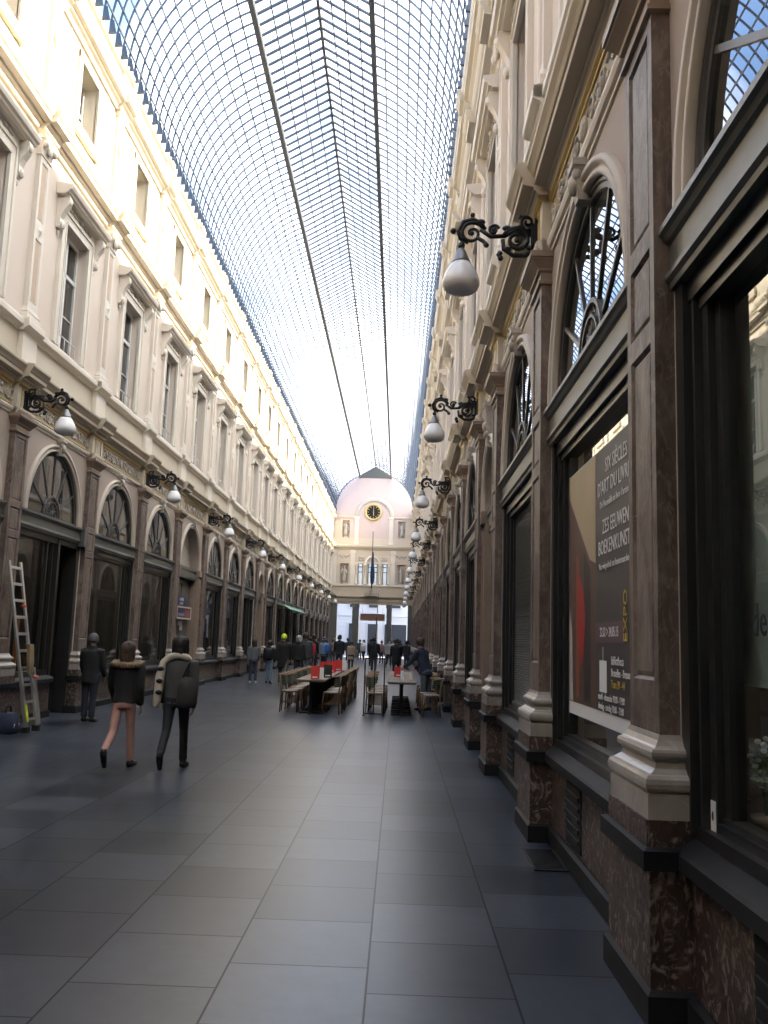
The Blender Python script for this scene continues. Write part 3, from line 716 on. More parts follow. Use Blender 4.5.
# ------------------------------------------------------------------ end wall with gates, niches, clock
def end_wall():
    W0, W1 = XL, XR; c = XC; Y = YE
    mb = MB()
    def q(x0, x1, z0, z1, m=0, y=Y): mb.add([(x0, y, z0), (x1, y, z0), (x1, y, z1), (x0, y, z1)], [(0, 1, 2, 3)], m)
    op = [(W0 + .66, c - 1.86), (c - 1.23, c + 1.53 - .02), (c + 2.02, W1 - .46)]
    wins = [(c - 1.45, c - .98), (c - .48, c + .48), (c + .98, c + 1.45)]
    zt = 5.22
    xs = W0
    for a, b in op:
        q(xs, a, 0, zt, 3); xs = b
        for x in (a, b): mb.add([(x, Y, 0), (x, Y + 1.1, 0), (x, Y + 1.1, zt), (x, Y, zt)], [(0, 1, 2, 3)], 3)
        mb.add([(a, Y, zt), (b, Y, zt), (b, Y + 1.1, zt), (a, Y + 1.1, zt)], [(0, 1, 2, 3)])
    q(xs, W1, 0, zt, 3); q(W0, W1, zt, 7.15)
    ni = [(c - 3.25, c - 2.42), (c + 2.42, c + 3.25)]
    spans = sorted(wins + ni); xs = W0
    for a, b in spans:
        q(xs, a, 7.15, 9.2, 1); xs = b
        for x in (a, b): mb.add([(x, Y, 7.15), (x, Y + .4, 7.15), (x, Y + .4, 9.2), (x, Y, 9.2)], [(0, 1, 2, 3)], 1)
        for z in (7.15, 9.2): mb.add([(a, Y, z), (b, Y, z), (b, Y + .4, z), (a, Y + .4, z)], [(0, 1, 2, 3)], 1)
    q(xs, W1, 7.15, 9.2, 1)
    for a, b in ni: q(a, b, 7.15, 9.2, 1, Y + .4)
    q(W0, W1, 9.2, 11.75, 1)
    n2 = [(c - 3.15, c - 2.42), (c + 2.42, c + 3.15)]
    xs = W0
    for a, b in n2:
        q(xs, a, 11.75, 13.5, 1 if xs == W0 else 2); xs = b
        for x in (a, b): mb.add([(x, Y, 11.75), (x, Y + .35, 11.75), (x, Y + .35, 13.5), (x, Y, 13.5)], [(0, 1, 2, 3)], 1)
        for z in (11.75, 13.5): mb.add([(a, Y, z), (b, Y, z), (b, Y + .35, z), (a, Y + .35, z)], [(0, 1, 2, 3)], 1)
        q(a, b, 11.75, 13.5, 1, Y + .35)
    q(xs, W1, 11.75, 13.5, 1)
    q(W0, W1, 13.5, SPRING, 2)
    A = arc((W1 - W0) / 2, 28)
    mb.add([(c, Y, SPRING)] + [(c + x, Y, SPRING + z) for x, z in A], [(0, i, i + 1) for i in range(1, 29)], 2)
    wl = struct(mb.build('wall_end', [M['corn'], M['endpale'], M['endpink'], M['transom']]), 'far end wall with pink half-round gable, niches and three gate openings', 'wall')
    # moulded bands
    def band(prof, mat, lab, x0=W0, x1=W1):
        t = MB(); t.loft([[(x, Y - d, z) for d, z in prof] for x in (x0, x1)])
        return struct(t.build(trim_name(), mat), lab, 'moulding')
    band([(-.02, 5.22), (.10, 5.22), (.10, 5.42), (.14, 5.44), (.14, 5.75), (.22, 5.8), (.28, 5.92), (.28, 5.98), (-.02, 6.02)], M['tan'], 'tan entablature over the three gate openings of the end wall')
    band([(-.02, 6.95), (.10, 6.95), (.12, 7.02), (.12, 7.12), (-.02, 7.15)], M['pale'], 'pale sill band under the end wall windows')
    band([(-.02, 10.55), (.08, 10.6), (.12, 10.72), (.25, 10.78), (.30, 10.95), (.30, 11.02), (-.02, 11.08)], M['cream'], 'cream cornice below the clock on the end wall')
    band([(-.02, 13.72), (.06, 13.74), (.10, 13.85), (.10, 13.92), (-.02, 13.95)], M['cream'], 'short cream moulding left of the clock', W0, c - 1.9)
    band([(-.02, 13.72), (.06, 13.74), (.10, 13.85), (.10, 13.92), (-.02, 13.95)], M['cream'], 'short cream moulding right of the clock', c + 1.9, W1)
    # pilasters beside the clock, arch moulding over it
    for x in (c - 1.72, c + 1.72):
        t = MB()
        t.box(x - .2, x + .2, Y - .08, Y, 11.1, 13.85); t.box(x - .26, x + .26, Y - .14, Y, 13.7, 13.9); t.box(x - .25, x + .25, Y - .12, Y, 11.1, 11.4); t.box(x - .12, x + .12, Y - .1, Y - .08, 11.6, 13.5)
        t.build('pilaster', M['pale'], wl)
    for x in (c - 2.0, c + 2.0, c - 3.85, c + 3.85):
        t = MB(); t.box(x - .22, x + .22, Y - .1, Y, 7.15, 10.55); t.box(x - .28, x + .28, Y - .16, Y, 10.2, 10.5); t.box(x - .12, x + .12, Y - .115, Y - .1, 7.5, 10.0)
        t.build('pilaster', M['pale'], wl)
    t = MB(); A = arc(1, 26)
    t.loft([[(c + x * r, Y - d, 13.9 + z * r) for d, r in ((0, 1.55), (.10, 1.55), (.14, 1.65), (.10, 1.85), (.05, 1.95), (0, 1.98))] for x, z in A], 0, False, False, True)
    t.build('arch_moulding', M['ornament'], wl)
    # serliana windows
    for k, (a, b) in enumerate(wins):
        WN[0] += 1; h = 9.2
        e = struct(empty(f'window_{WN[0]}'), ('left-hand narrow', 'wide central', 'right-hand narrow')[k] + ' window of the triple window on the end wall', 'window')
        t = MB(); t.box(a, a + .07, Y + .2, Y + .28, 7.15, h); t.box(b - .07, b, Y + .2, Y + .28, 7.15, h); t.box(a, b, Y + .2, Y + .28, h - .35, h - .27)
        if k == 1: t.box((a + b) / 2 - .03, (a + b) / 2 + .03, Y + .2, Y + .28, 7.15, h)
        t.box(a, b, Y + .2, Y + .28, 8.35, 8.43); t.build('sash', M['wood'], e)
        MB().add([(a, Y + .24, 7.15), (b, Y + .24, 7.15), (b, Y + .24, h), (a, Y + .24, h)], [(0, 1, 2, 3)]).build('window_pane', M['pane'], e)
    for x in (c - .73, c + .73, c - 1.62, c + 1.62):
        MB().lathe([(.16, 7.15), (.16, 7.25), (.11, 7.32), (.10, 8.9), (.15, 9.0), (.17, 9.15)], 10, (x, Y - .02, 0)).build('window_column', M['pale'], wl)
    t = MB(); A = arc(1, 20)
    t.loft([[(c + x * r, Y - d, 9.3 + z * r) for d, r in ((0, .52), (.1, .52), (.12, .6), (.06, .72), (0, .72))] for x, z in A], 0, False, False, True)
    t.build('window_arch', M['pale'], wl)
    t = MB(); t.box(c - 1.8, c + 1.8, Y - .1, Y, 9.2, 9.34); t.build('window_lintel', M['pale'], wl)
    for s in (-1, 1):
        t = MB()
        for k in range(6): t.ellipsoid((c + s * (.95 + .2 * (k % 3)), Y - .02, 9.55 + .25 * (k // 3)), (.10, .06, .09), 8, 5)
        t.build('carved_relief', M['ornament'], wl)
        t = MB()
        for k in range(5): t.ellipsoid((c + s * (2.45 + .2 * k), Y - .01, 9.9 + .06 * (-1) ** k), (.13, .05, .10), 8, 5)
        t.build('carved_relief', M['ornament'], wl)
    # gate columns
    for k, (a, b) in enumerate(((c - 1.86, c - 1.23), (c + 1.51, c + 2.02))):
        t = MB(); x = (a + b) / 2; w = (b - a) / 2
        t.box(x - w - .05, x + w + .05, Y - .2, Y, 0, .5); t.box(x - w, x + w, Y - .12, Y, .5, 4.9); t.box(x - w - .06, x + w + .06, Y - .2, Y, 4.9, 5.22); t.box(x - w * .55, x + w * .55, Y - .14, Y - .12, .8, 4.6)
        t.build('gate_pier', M['transom'], wl)
    t = MB(); t.box(c - .75, c + .75, Y - .75, Y, 6.02, 6.12)
    for k in range(9): t.lathe([(.03, 6.12), (.06, 6.3), (.03, 6.5), (.04, 6.62)], 6, (c - .68 + .17 * k, Y - .69, 0))
    t.box(c - .75, c + .75, Y - .74, Y - .64, 6.62, 6.72); t.build('balcony', M['ornament'], wl)
    return wl
endw = end_wall()

def statue(x, z0, h, lab, flip):
    """draped standing figure in a niche"""
    e = tag(empty('statue', (x, YE + .16, z0)), lab, 'statue', 'statues in the end wall niches')
    s = h / 1.75; t = MB()
    t.box(-.24, .24, -.13, .16, 0, .12)
    t.build('statue_base', M['ornament'], e)
    t = MB()
    rings = []
    for z, rx, ry, ox in ((.12, .21, .15, 0), (.5, .20, .14, .01), (.85, .19, .14, .02), (1.05, .16, .12, .02), (1.3, .20, .12, 0), (1.43, .17, .1, 0), (1.48, .07, .06, 0), (1.54, .06, .06, 0)):
        rings.append([(flip * ox + rx * s * math.cos(2 * PI * j / 14) * (1 + .06 * math.cos(7 * 2 * PI * j / 14)), ry * s * math.sin(2 * PI * j / 14), z * s + .0) for j in range(14)])
    t.loft(rings, 0, True, True, True)
    t.ellipsoid((0, 0, 1.63 * s), (.085 * s, .10 * s, .12 * s), 10, 8)
    t.tube([(flip * .19 * s, 0, 1.38 * s), (flip * .27 * s, -.04, 1.12 * s), (flip * .10 * s, -.14, 1.15 * s)], [.06 * s, .05 * s, .04 * s], 8)
    t.tube([(-flip * .19 * s, 0, 1.38 * s), (-flip * .25 * s, -.02, 1.1 * s), (-flip * .22 * s, -.06, .85 * s)], [.06 * s, .05 * s, .04 * s], 8)
    t.build('figure', M['ornament'], e)
statue(XC - 2.83, 7.16, 1.75, 'stone statue in the niche left of the triple window', 1)
statue(XC + 2.83, 7.16, 1.75, 'stone statue in the niche right of the triple window', -1)
statue(XC - 2.78, 11.76, 1.6, 'stone statue in the niche lower left of the clock', -1)
statue(XC + 2.78, 11.76, 1.6, 'stone statue in the niche lower right of the clock', 1)

# clock
ck = tag(empty('wall_clock', (XC - .1, YE - .06, 14.38)), 'round black clock in a gold ring high on the pink end wall', 'clock')
def ring_y(r0, r1, d0, d1, n=32):
    t = MB()
    rings = [[(q * math.cos(2 * PI * j / n), y, q * math.sin(2 * PI * j / n)) for q, y in ((r0, d0), (r1, d0), (r1, d1), ((r0 + r1) / 2, d1 - .04), (r0, d1))] for j in range(n)]
    rings.append(rings[0]); return t.loft(rings, 0, True, False, True)
ring_y(.66, .88, .06, -.05).build('clock_ring', M['gold'], ck)
t = MB(); t.add([(.68 * math.cos(2 * PI * j / 32), -.01, .68 * math.sin(2 * PI * j / 32)) for j in range(32)], [tuple(range(32))]); t.build('clock_face', M['black_stone'], ck)
for k in range(12):
    a = 2 * PI * k / 12; MB().bar((.48 * math.cos(a), -.03, .48 * math.sin(a)), (.62 * math.cos(a), -.03, .62 * math.sin(a)), .05, .02, 0, (0, 1, 0)).build('hour_mark', M['gold'], ck)
MB().bar((0, -.05, -.08), (0.02, -.05, .5), .04, .02, 0, (0, 1, 0)).build('minute_hand', M['gold'], ck)
MB().bar((0, -.06, .06), (0.03, -.06, -.36), .06, .02, 0, (0, 1, 0)).build('hour_hand', M['gold'], ck)

# flagpole with furled flag in front of the central window
fp = tag(empty('flagpole', (XC - .05, YE - .48, 6.125)), 'tall flagpole with a furled dark flag in front of the central end wall window', 'flagpole')
MB().tube([(0, 0, 0), (0, 0, 6.15)], [.05, .03], 8).build('pole', M['iron'], fp)
MB().ellipsoid((0, 0, 6.22), (.09, .09, .09), 10, 8).build('finial', M['gold'], fp)
t = MB(); t.loft([[(.02 + r * math.cos(2 * PI * j / 10) * (1 + .25 * math.cos(3 * 2 * PI * j / 10)), r * .7 * math.sin(2 * PI * j / 10), z) for j in range(10)] for z, r in ((1.0, .04), (1.2, .16), (1.8, .21), (2.5, .18), (3.1, .12), (4.2, .07))], 0, True, True, True)
t.build('furled_flag', cloth('dark navy flag', (.02, .02, .05)), fp)

# hanging board in the middle gate
hb = tag(empty('hanging_sign', (XC + .15, YE - .25, 3.65)), 'brown board hanging in the middle gate opening', 'sign')
MB().box(-1.2, 1.2, -.05, .05, 0, .62).build('board', plain('brown board', (.17, .09, .06), .5), hb)
t = MB(); t.box(-1.22, 1.22, -.07, .07, -.06, 0); t.box(-1.22, 1.22, -.07, .07, .62, .66); t.build('board_frame', M['white'], hb)
for x in (-1, 1): MB().tube([(x, 0, .66), (x, 0, 1.57)], .012, 6).build('hanger', M['iron'], hb)

# added wall cutting the arcade off behind the camera to hold back light
mb = MB(); mb.add([(XL, YB, 0), (XR, YB, 0), (XR, YB, SPRING), (XL, YB, SPRING)], [(0, 1, 2, 3)])
mb.add([(XC, YB, SPRING)] + [(XC + x, YB, SPRING + z) for x, z in arc((XR - XL) / 2, 28)], [(0, i, i + 1) for i in range(1, 29)])
struct(mb.build('wall_back', M['cream']), 'added unseen cream wall behind the camera that cuts light at the near end', 'wall')

# ------------------------------------------------------------------ glass vault
LH = 1.55                                    # half width of the raised ridge light
AM = math.acos(LH / VR); ZL = SPRING + VR * math.sin(AM); ZA = 19.08
NP = 11
def prof_half(s, n=NP): return [(XC + s * VR * math.cos(AM * i / n), SPRING + VR * math.sin(AM * i / n)) for i in range(n + 1)]
mb = MB()
for s in (-1, 1):
    pts = prof_half(s, 22)
    mb.add([(x, YB, z) for x, z in pts] + [(x, YE, z) for x, z in pts], [(i, i + 1, 23 + i + 1, 23 + i) for i in range(22)], 0, True)
    q = [(XC + s * LH, ZL + .22), (XC, ZA)]
    mb.add([(x, YB, z) for x, z in q] + [(x, YE, z) for x, z in q], [(0, 1, 3, 2)], 0)
    mb.add([(XC + s * (XR - XL) / 2, YB, 14.42), (XC + s * VR, YB, SPRING), (XC + s * VR, YE, SPRING), (XC + s * (XR - XL) / 2, YE, 14.42)], [(0, 1, 2, 3)], 1)
vault = struct(mb.build('ceiling', [M['roof'], M['pale']]), 'barrel vault of glass panes on thin iron ribs with a raised ridge', 'glass roof')
def f_rib(mb):
    for s in (-1, 1):
        pts = prof_half(s, 20); R = []
        for i, (x, z) in enumerate(pts):
            a = AM * i / 20; nx, nz = -s * math.cos(a), -math.sin(a); h = .045
            R.append([(x, -.019, z), (x + nx * h, -.019, z + nz * h), (x + nx * h, .019, z + nz * h), (x, .019, z)])
        mb.loft(R, 0)
        mb.bar((XC + s * LH, 0, ZL), (XC + s * LH, 0, ZL + .22), .035, .05, 0, (0, 1, 0))
        mb.bar((XC + s * LH, 0, ZL + .19), (XC, 0, ZA - .03), .045, .09, 0, (0, 1, 0))
        mb.loft([[(XC + s * VR, -.03, SPRING - .02), (XC + s * (VR - .16), -.03, SPRING + .0), (XC + s * (VR - .16), .03, SPRING), (XC + s * VR, .03, SPRING - .02)],
                 [(XC + s * (VR), -.01, SPRING + .3), (XC + s * (VR - .09), -.01, SPRING + .3), (XC + s * (VR - .09), .01, SPRING + .3), (XC + s * (VR), .01, SPRING + .3)]])
RY = [YB + .43 * k for k in range(int((YE - YB) / .43))]
near = [y for y in RY if 14 <= y < 57][:100]; rest = [y for y in RY if y not in near]
for y in near: part('rib', 'rib', f_rib, M['rib'], vault, (0, y, 0), 0)
mb = MB(); t = MB(); f_rib(t)
for y in rest: mb.add([(a, b + y, c) for a, b, c in t.v], t.f)
o = mb.build('far_ribs', M['rib'], vault); o['kind'] = 'stuff'
for s in (-1, 1):
    for i, (x, z) in enumerate(prof_half(s)[:-1]):
        if i == 0: continue
        a = AM * i / NP; h = .05; px, pz = -s * math.cos(a), -math.sin(a)
        MB().bar((x + px * h, YB, z + pz * h), (x + px * h, YE, z + pz * h), .044, .03, 0, (px, 0, pz)).build('purlin', M['rib'], vault)
    MB().box(XC + s * (LH - .06), XC + s * (LH + .08), YB, YE, ZL - .16, ZL + .04).build('ridge_beam', M['beam'], vault)
    for k in range(1, 4):
        f = k / 4; x = XC + s * LH * (1 - f); z = ZL + .2 + (ZA - ZL - .22) * f
        MB().box(x - .02, x + .02, YB, YE, z - .05, z - .01).build('purlin', M['rib'], vault)
MB().box(XC - .04, XC + .04, YB, YE, ZA - .12, ZA - .02).build('ridge_bar', M['beam'], vault)
# gable piece closing the ridge light at the end wall
mb = MB(); mb.add([(XC - LH, YE - .02, ZL - .12), (XC + LH, YE - .02, ZL - .12), (XC + LH, YE - .02, ZL + .22), (XC, YE - .02, ZA), (XC - LH, YE - .02, ZL + .22)], [(0, 1, 2, 3, 4)])
struct(mb.build(trim_name(), M['transom']), 'grey gable piece closing the glass ridge above the end wall', 'gable')

# ------------------------------------------------------------------ street beyond the gates
mb = MB(); mb.add([(-24, YE + 1.2, -.01), (22, YE + 1.2, -.01), (22, YE + 40, -.01), (-24, YE + 40, -.01)], [(0, 1, 2, 3)])
struct(mb.build('street_pavement', M['street']), 'pale street paving beyond the gate openings', 'street')
bd = tag(empty('street_building', (XC, YE + 11, 0)), 'bright white building across the street seen through the gates', 'building')
mb = MB(); mb.box(-16, 16, 0, 6, 0, 14)
for z in (.0, 4.35, 8.2): mb.box(-16, 16, -.12, 0, z, z + .35)
for k in range(9): mb.box(-16, 16, -.03, 0, .6 + .42 * k, .62 + .42 * k)
mb.build('facade_wall', M['facade'], bd)
for k, x in enumerate((-12, -8.6, -5.4, -2.2, -.1, 2.4, 5.4, 8.6, 12)):
    w = .55 if k not in (5,) else 1.2; f = MB(); f.box(x - w - .1, x + w + .1, -.1, -.02, .1 if k in (3, 4, 5) else 1.0, 3.6); fo = f.build('window_frame', M['facade'], bd)
    MB().box(x - w, x + w, -.13, -.1, .1 if k in (3, 4, 5) else 1.1, 3.5).build('window_pane', M['darkglass'], fo)
    f = MB(); f.box(x - .6, x + .6, -.1, -.02, 5.2, 7.6); fo = f.build('window_frame', M['facade'], bd)
    MB().box(x - .5, x + .5, -.13, -.1, 5.3, 7.5).build('window_pane', M['darkglass'], fo)
lp = tag(empty('street_post', (XC + .55, YE + 3.0, 0)), 'thin dark post standing in the street behind the middle gate', 'post')
MB().lathe([(.1, 0), (.1, .3), (.05, .4), (.045, 5.6), (.02, 5.7)], 8).build('post_shaft', M['iron'], lp)

# ------------------------------------------------------------------ lamps
def lamp_proto(loc, rot):
    e = empty('wall_lamp', loc, rot)
    def T(pts, r, n=7): 
        return [(p[0], 0, p[1]) for p in pts]
    def sp(cx, cz, r0, r1, a0, turns, n=24): return [(cx + (r0 + (r1 - r0) * i / n) * math.cos(a0 + turns * 2 * PI * i / n), cz + (r0 + (r1 - r0) * i / n) * math.sin(a0 + turns * 2 * PI * i / n)) for i in range(n + 1)]
    t = MB()
    def tb(pts, r0, r1=None):
        n = len(pts); r1 = r0 if r1 is None else r1
        t.tube([(x, 0, z) for x, z in pts], [r0 + (r1 - r0) * i / (n - 1) for i in range(n)], 7)
    tb(sp(.30, 5.60, .135, .03, PI * .1, 1.6), .028, .016)          # big scroll by the wall
    tb(sp(.30, 5.60, .10, .03, PI * 1.1, -1.2), .018, .012)
    tb(sp(.20, 5.79, .075, .015, -PI * .6, 1.4), .022, .012)        # small scroll over it
    tb([(.44, 5.60), (.43, 5.50), (.34, 5.44), (.22, 5.44), (.12, 5.50)], .022, .026)
    tb([(.46, 5.47), (.48, 5.44), (.465, 5.415)], .03, .02)
    tb(sp(.53, 5.70, .055, .012, PI * .9, -1.4), .017, .011)        # middle scroll
    tb([(.14, 5.64), (.28, 5.735), (.42, 5.64), (.56, 5.63), (.66, 5.70)], .024, .022)
    tb(sp(.745, 5.66, .125, .02, PI * .85, -1.55), .022, .012)       # outer scroll
    tb([(.62, 5.70), (.66, 5.77), (.74, 5.81), (.83, 5.78), (.88, 5.68), (.86, 5.60), (.78, 5.56)], .026, .018)
    tb([(.70, 5.62), (.64, 5.585), (.60, 5.55), (.62, 5.53)], .02, .022)
    for x, z, r in ((.93, 5.68, .032), (.74, 5.85, .026), (.46, 5.41, .03), (.60, 5.54, .026), (.30, 5.60, .03), (.53, 5.70, .02), (.745, 5.66, .025), (.27, 5.84, .025)): t.ellipsoid((x, 0, z), (r, r, r), 8, 6)
    for x, z, a in ((.18, 5.72, .6), (.40, 5.72, -.5), (.16, 5.52, -.4), (.40, 5.50, .4), (.66, 5.78, .7)): t.ellipsoid((x, 0, z), (.05, .03, .03), 8, 6)
    t.box(.10, .135, -.07, .07, 5.45, 5.80); t.box(.135, .17, -.04, .04, 5.5, 5.76)
    t.build('scroll_bracket', M['iron'], e)
    t = MB(); t.ellipsoid((.845, 0, 5.53), (.035, .035, .04), 8, 6); t.tube([(.845, 0, 5.66), (.845, 0, 5.48)], .014, 6); t.build('hanger', M['iron'], e)
    MB().lathe([(.025, 5.50), (.05, 5.46), (.085, 5.37), (.10, 5.345)], 16, (.845, 0, 0)).build('lamp_cap', M['lampcap'], e)
    MB().lathe([(.095, 5.345), (.125, 5.30), (.160, 5.235), (.178, 5.18), (.183, 5.15), (.181, 5.12), (.168, 5.085), (.135, 5.055), (.08, 5.037), (.01, 5.033)], 20, (.845, 0, 0)).build('globe', M['globe'], e)
    return e
lp0 = None
def copy_tree(o, parent=None):
    c = o.copy(); COL.objects.link(c)
    if parent is not None: c.parent = parent
    for ch in list(KIDS.get(o.name, [])): copy_tree(ch, c)
    return c
KIDS = {}
def index_kids(root):
    for ch in bpy.data.objects:
        if ch.parent is not None: KIDS.setdefault(ch.parent.name, [])
    for ch in bpy.data.objects:
        if ch.parent is not None and ch not in KIDS[ch.parent.name]: KIDS[ch.parent.name].append(ch)
def ids(n): return ORD[n]
for side, piers, i0 in (('right', RP, 3), ('left', LP, 3)):
    js = list(range(i0, len(piers), 2))
    for n, j in enumerate(js):
        loc = (XL if side == 'left' else XR, piers[j], 0); rot = 0 if side == 'left' else PI
        if lp0 is None:
            lp0 = lamp_proto(loc, rot); index_kids(lp0); o = lp0
        else:
            o = copy_tree(lp0); o.location = loc; o.rotation_euler = (0, 0, rot)
        tag(o, f'white globe lamp on black scroll bracket, {ids(n)} nearest of the {side} wall row', 'lamp', 'white globe lamps along the arcade')

# ------------------------------------------------------------------ things by the right hand windows
ps = tag(empty('exhibition_poster', (XR + .065, 0, 1.65 * .065)), 'tall exhibition poster with red picture and grey text panel on the shop window', 'poster'); ps.scale = (.935, .935, .935)
def flat(name, pts, mat, parent, x=0.):
    return MB().add([(x, y, z) for y, z in pts], [tuple(range(len(pts)))]).build(name, mat, parent)
PY1, PY0 = 8.10, 5.62
t = MB(); t.box(0, .02, PY0, PY1, 1.085, 3.17); t.build('board', M['white'], ps)
rect = lambda a, b, c, d: [(a, c), (b, c), (b, d), (a, d)]
flat('text_panel', rect(7.0, PY0 + .01, 1.19, 3.16), plain('charcoal print', (.055, .047, .045), .5, var=0), ps, -.003)
pic = flat('picture', rect(8.08, 7.0, 1.19, 3.16), plain('brown print', (.10, .055, .035), .5, var=.3, scale=2), ps, -.003)
MB().add([(-.006, 8.08, 2.98), (-.006, 7.22, 2.35), (-.006, 7.0, 2.30), (-.006, 7.0, 3.16), (-.006, 8.08, 3.16), (-.006, 7.22, 3.16)], [(0, 1, 5, 4), (1, 2, 3, 5)]).build('pale_cover', plain('beige print', (.42, .33, .20), .5, var=.15), pic)
flat('plum_edge', [(8.0, 2.94), (7.9, 2.88), (7.9, 1.25), (8.0, 1.22)], plain('plum print', (.13, .05, .06), .5, var=.1), pic, -.004)
flat('plum_bar', [(7.9, 2.88), (7.16, 2.33), (7.16, 2.24), (7.9, 2.74)], plain('plum print dark', (.12, .055, .05), .5, var=.1), pic, -.004)
flat('bright_page', [(7.78, 2.44), (7.66, 2.38), (7.66, 1.25), (7.78, 1.22)], plain('orange print', (.26, .07, .03), .5, var=.1), pic, -.004)
flat('red_page', [(7.70, 2.30), (7.48, 2.12), (7.40, 1.90), (7.46, 1.62), (7.58, 1.45), (7.70, 1.75)], plain('red print', (.40, .02, .015), .5, var=.05), pic, -.005)
flat('dark_page', [(7.46, 2.5), (7.2, 2.33), (7.2, 1.22), (7.46, 1.22)], plain('dark print', (.03, .02, .018), .5, var=0), pic, -.0035)
flat('pale_strip', [(8.07, 2.0), (7.96, 1.8), (7.9, 1.2), (8.07, 1.2)], plain('pale print', (.5, .46, .4), .5, var=.1), pic, -.005)
flat('date_band', rect(7.0, 6.14, 1.69, 1.84), plain('plum band', (.13, .075, .095), .5, var=0), ps, -.005)
fx = lambda y, z: frame_right(-.007, y, z)
tp = M['white']
def line(nm, s, y, z, size, xs, mat=tp, align='CENTER'): text_mesh(nm, s, size, mat, fx(y, z), ps, align, xs)
YC = 6.36
line('title_line', 'SIX SIÈCLES', 6.66, 2.955, .155, .84, tp, 'LEFT'); line('title_line', "D'ART DU LIVRE", 6.92, 2.80, .155, .88, tp, 'LEFT')
line('subtitle_line', "De l'incunable au livre d'artiste", 6.84, 2.70, .075, .95, tp, 'LEFT')
line('title_line', 'ZES EEUWEN', 6.76, 2.50, .155, .86, tp, 'LEFT'); line('title_line', 'BOEKENKUNST', 6.90, 2.345, .155, .88, tp, 'LEFT')
line('subtitle_line', 'Van wiegedruk tot kunstenaarsboek', 6.88, 2.235, .07, .95, tp, 'LEFT')
line('date_line', '22.02 > 24.05.15', 6.57, 1.735, .10, .85)
line('address_line', 'bibliotheca', 6.50, 1.535, .09, .9, tp, 'LEFT'); line('address_line', 'Bruxelles - Brussel', 6.50, 1.455, .08, .9, tp, 'LEFT')
line('address_line', 'Tram 39 - 44', 6.50, 1.375, .08, .9, M['yellow'], 'LEFT')
line('address_line', 'mardi - dimanche 10:00 - 17:00', 6.92, 1.275, .07, .9, tp, 'LEFT'); line('address_line', 'dinsdag - zondag 10:00 - 17:00', 6.92, 1.205, .07, .9, tp, 'LEFT')
flat('tower_logo', rect(6.88, 6.64, 1.33, 1.56), M['white'], ps, -.006); flat('tower_logo', rect(6.77, 6.75, 1.56, 1.66), M['white'], ps, -.006)
text_mesh('vertical_title', 'EXPO', .15, M['yellow'], fx(6.04, 1.69) @ Matrix.Rotation(PI / 2, 4, 'Z'), ps, 'LEFT', .95)

tag(text_mesh('window_lettering', 'de', .20, M['black'], frame_right(XR + .132, 3.86, 1.72), None, 'LEFT', .85), 'dark letters de on the near right shop window pane', 'lettering')
st = tag(empty('window_sticker', (XR + .068, 4.19, .86)), 'small white sticker with a black mark in the corner of the near right window', 'sticker')
MB().box(0, .004, -.03, .03, 0, .13).build('paper', M['white'], st); MB().ellipsoid((-.002, 0, .065), (.002, .012, .022), 8, 6).build('mark', M['black'], st)

def bush(mb, c, r, n, leaf, seed):
    rd = random.Random(seed)
    for _ in range(n):
        d = Vector((rd.gauss(0, 1), rd.gauss(0, 1), rd.gauss(0, 1))).normalized() * r * rd.random() ** .4
        p = Vector(c) + Vector((d.x, d.y, d.z * 1.4)); a = rd.random() * 2 * PI; u = Vector((math.cos(a), math.sin(a), rd.uniform(-.4, .6))).normalized(); w = u.cross(Vector((0, 0, 1))).normalized()
        mb.add([p, p + u * leaf * .5 + w * leaf * .3, p + u * leaf, p + u * leaf * .5 - w * leaf * .3], [(0, 1, 2, 3)])
def pot_plant(x, y, z, h, lab, flower=True, seed=1):
    e = tag(empty('potted_plant', (x, y, z)), lab, 'plant', 'plants in the near right shop window')
    MB().lathe([(.045, 0), (.06, .14), (.068, .14), (.068, .17), (.055, .17)], 14).build('pot', M['cap'], e)
    t = MB(); rd = random.Random(seed)
    for k in range(7):
        a = rd.random() * 6.28; t.tube([(0, 0, .15), (.02 * math.cos(a), .02 * math.sin(a), .17 + h * .5), (.05 * math.cos(a), .09 * math.sin(a), .17 + h * rd.uniform(.7, 1))], .005, 5)
    t.build('stems', plain('plant stem', (.08, .16, .04), .6), e)
    t = MB(); bush(t, (0, 0, .2 + h * .55), .075, 130, .042, seed); t.build('leaves', plain('green leaves', (.08, .28, .04), .5, var=.4, scale=20), e)
    if flower:
        t = MB()
        for k in range(16):
            a = rd.random() * 6.28; q = rd.random() * .08; t.ellipsoid((q * math.cos(a), q * math.sin(a), .2 + h * rd.uniform(.5, 1)), (.016, .016, .012), 6, 4)
        t.build('blossoms', M['white'], e)
mb = MB(); mb.box(XR + .20, XR + 1.0, 1.25, 4.38, .0, .78)
tag(mb.build('display_plinth', plain('grey display bench', (.16, .15, .14), .7)), 'grey display bench behind the near right window', 'bench')
bp_ = tag(empty('backdrop_panel', (XR + .26, 2.80, .78)), 'grey green display panel hanging behind the near right shop window', 'panel')
MB().box(-.015, .015, -1.5, 1.56, .72, 2.62).build('panel_sheet', plain('grey green sheet', (.50, .56, .52), .7), bp_)
t = MB()
for y in (-1.45, .6): t.box(-.02, .02, y - .02, y + .02, 0, .72)
t.build('panel_leg', M['iron'], bp_)
pot_plant(XR + .27, 4.10, .78, .30, 'potted plant with white blossom at the near right window corner', True, 3)
pot_plant(XR + .40, 4.25, .78, .26, 'second leafy potted plant along the near right window', True, 5)
cb = tag(empty('storage_box', (XR + .245, 4.30, .78)), 'upright tan box beside the plants in the near right window', 'box')
MB().box(-.03, .03, -.04, .04, 0, .20).build('carton', M['tan'], cb); MB().box(-.033, .033, -.043, .043, .19, .21).build('lid', M['cap'], cb)
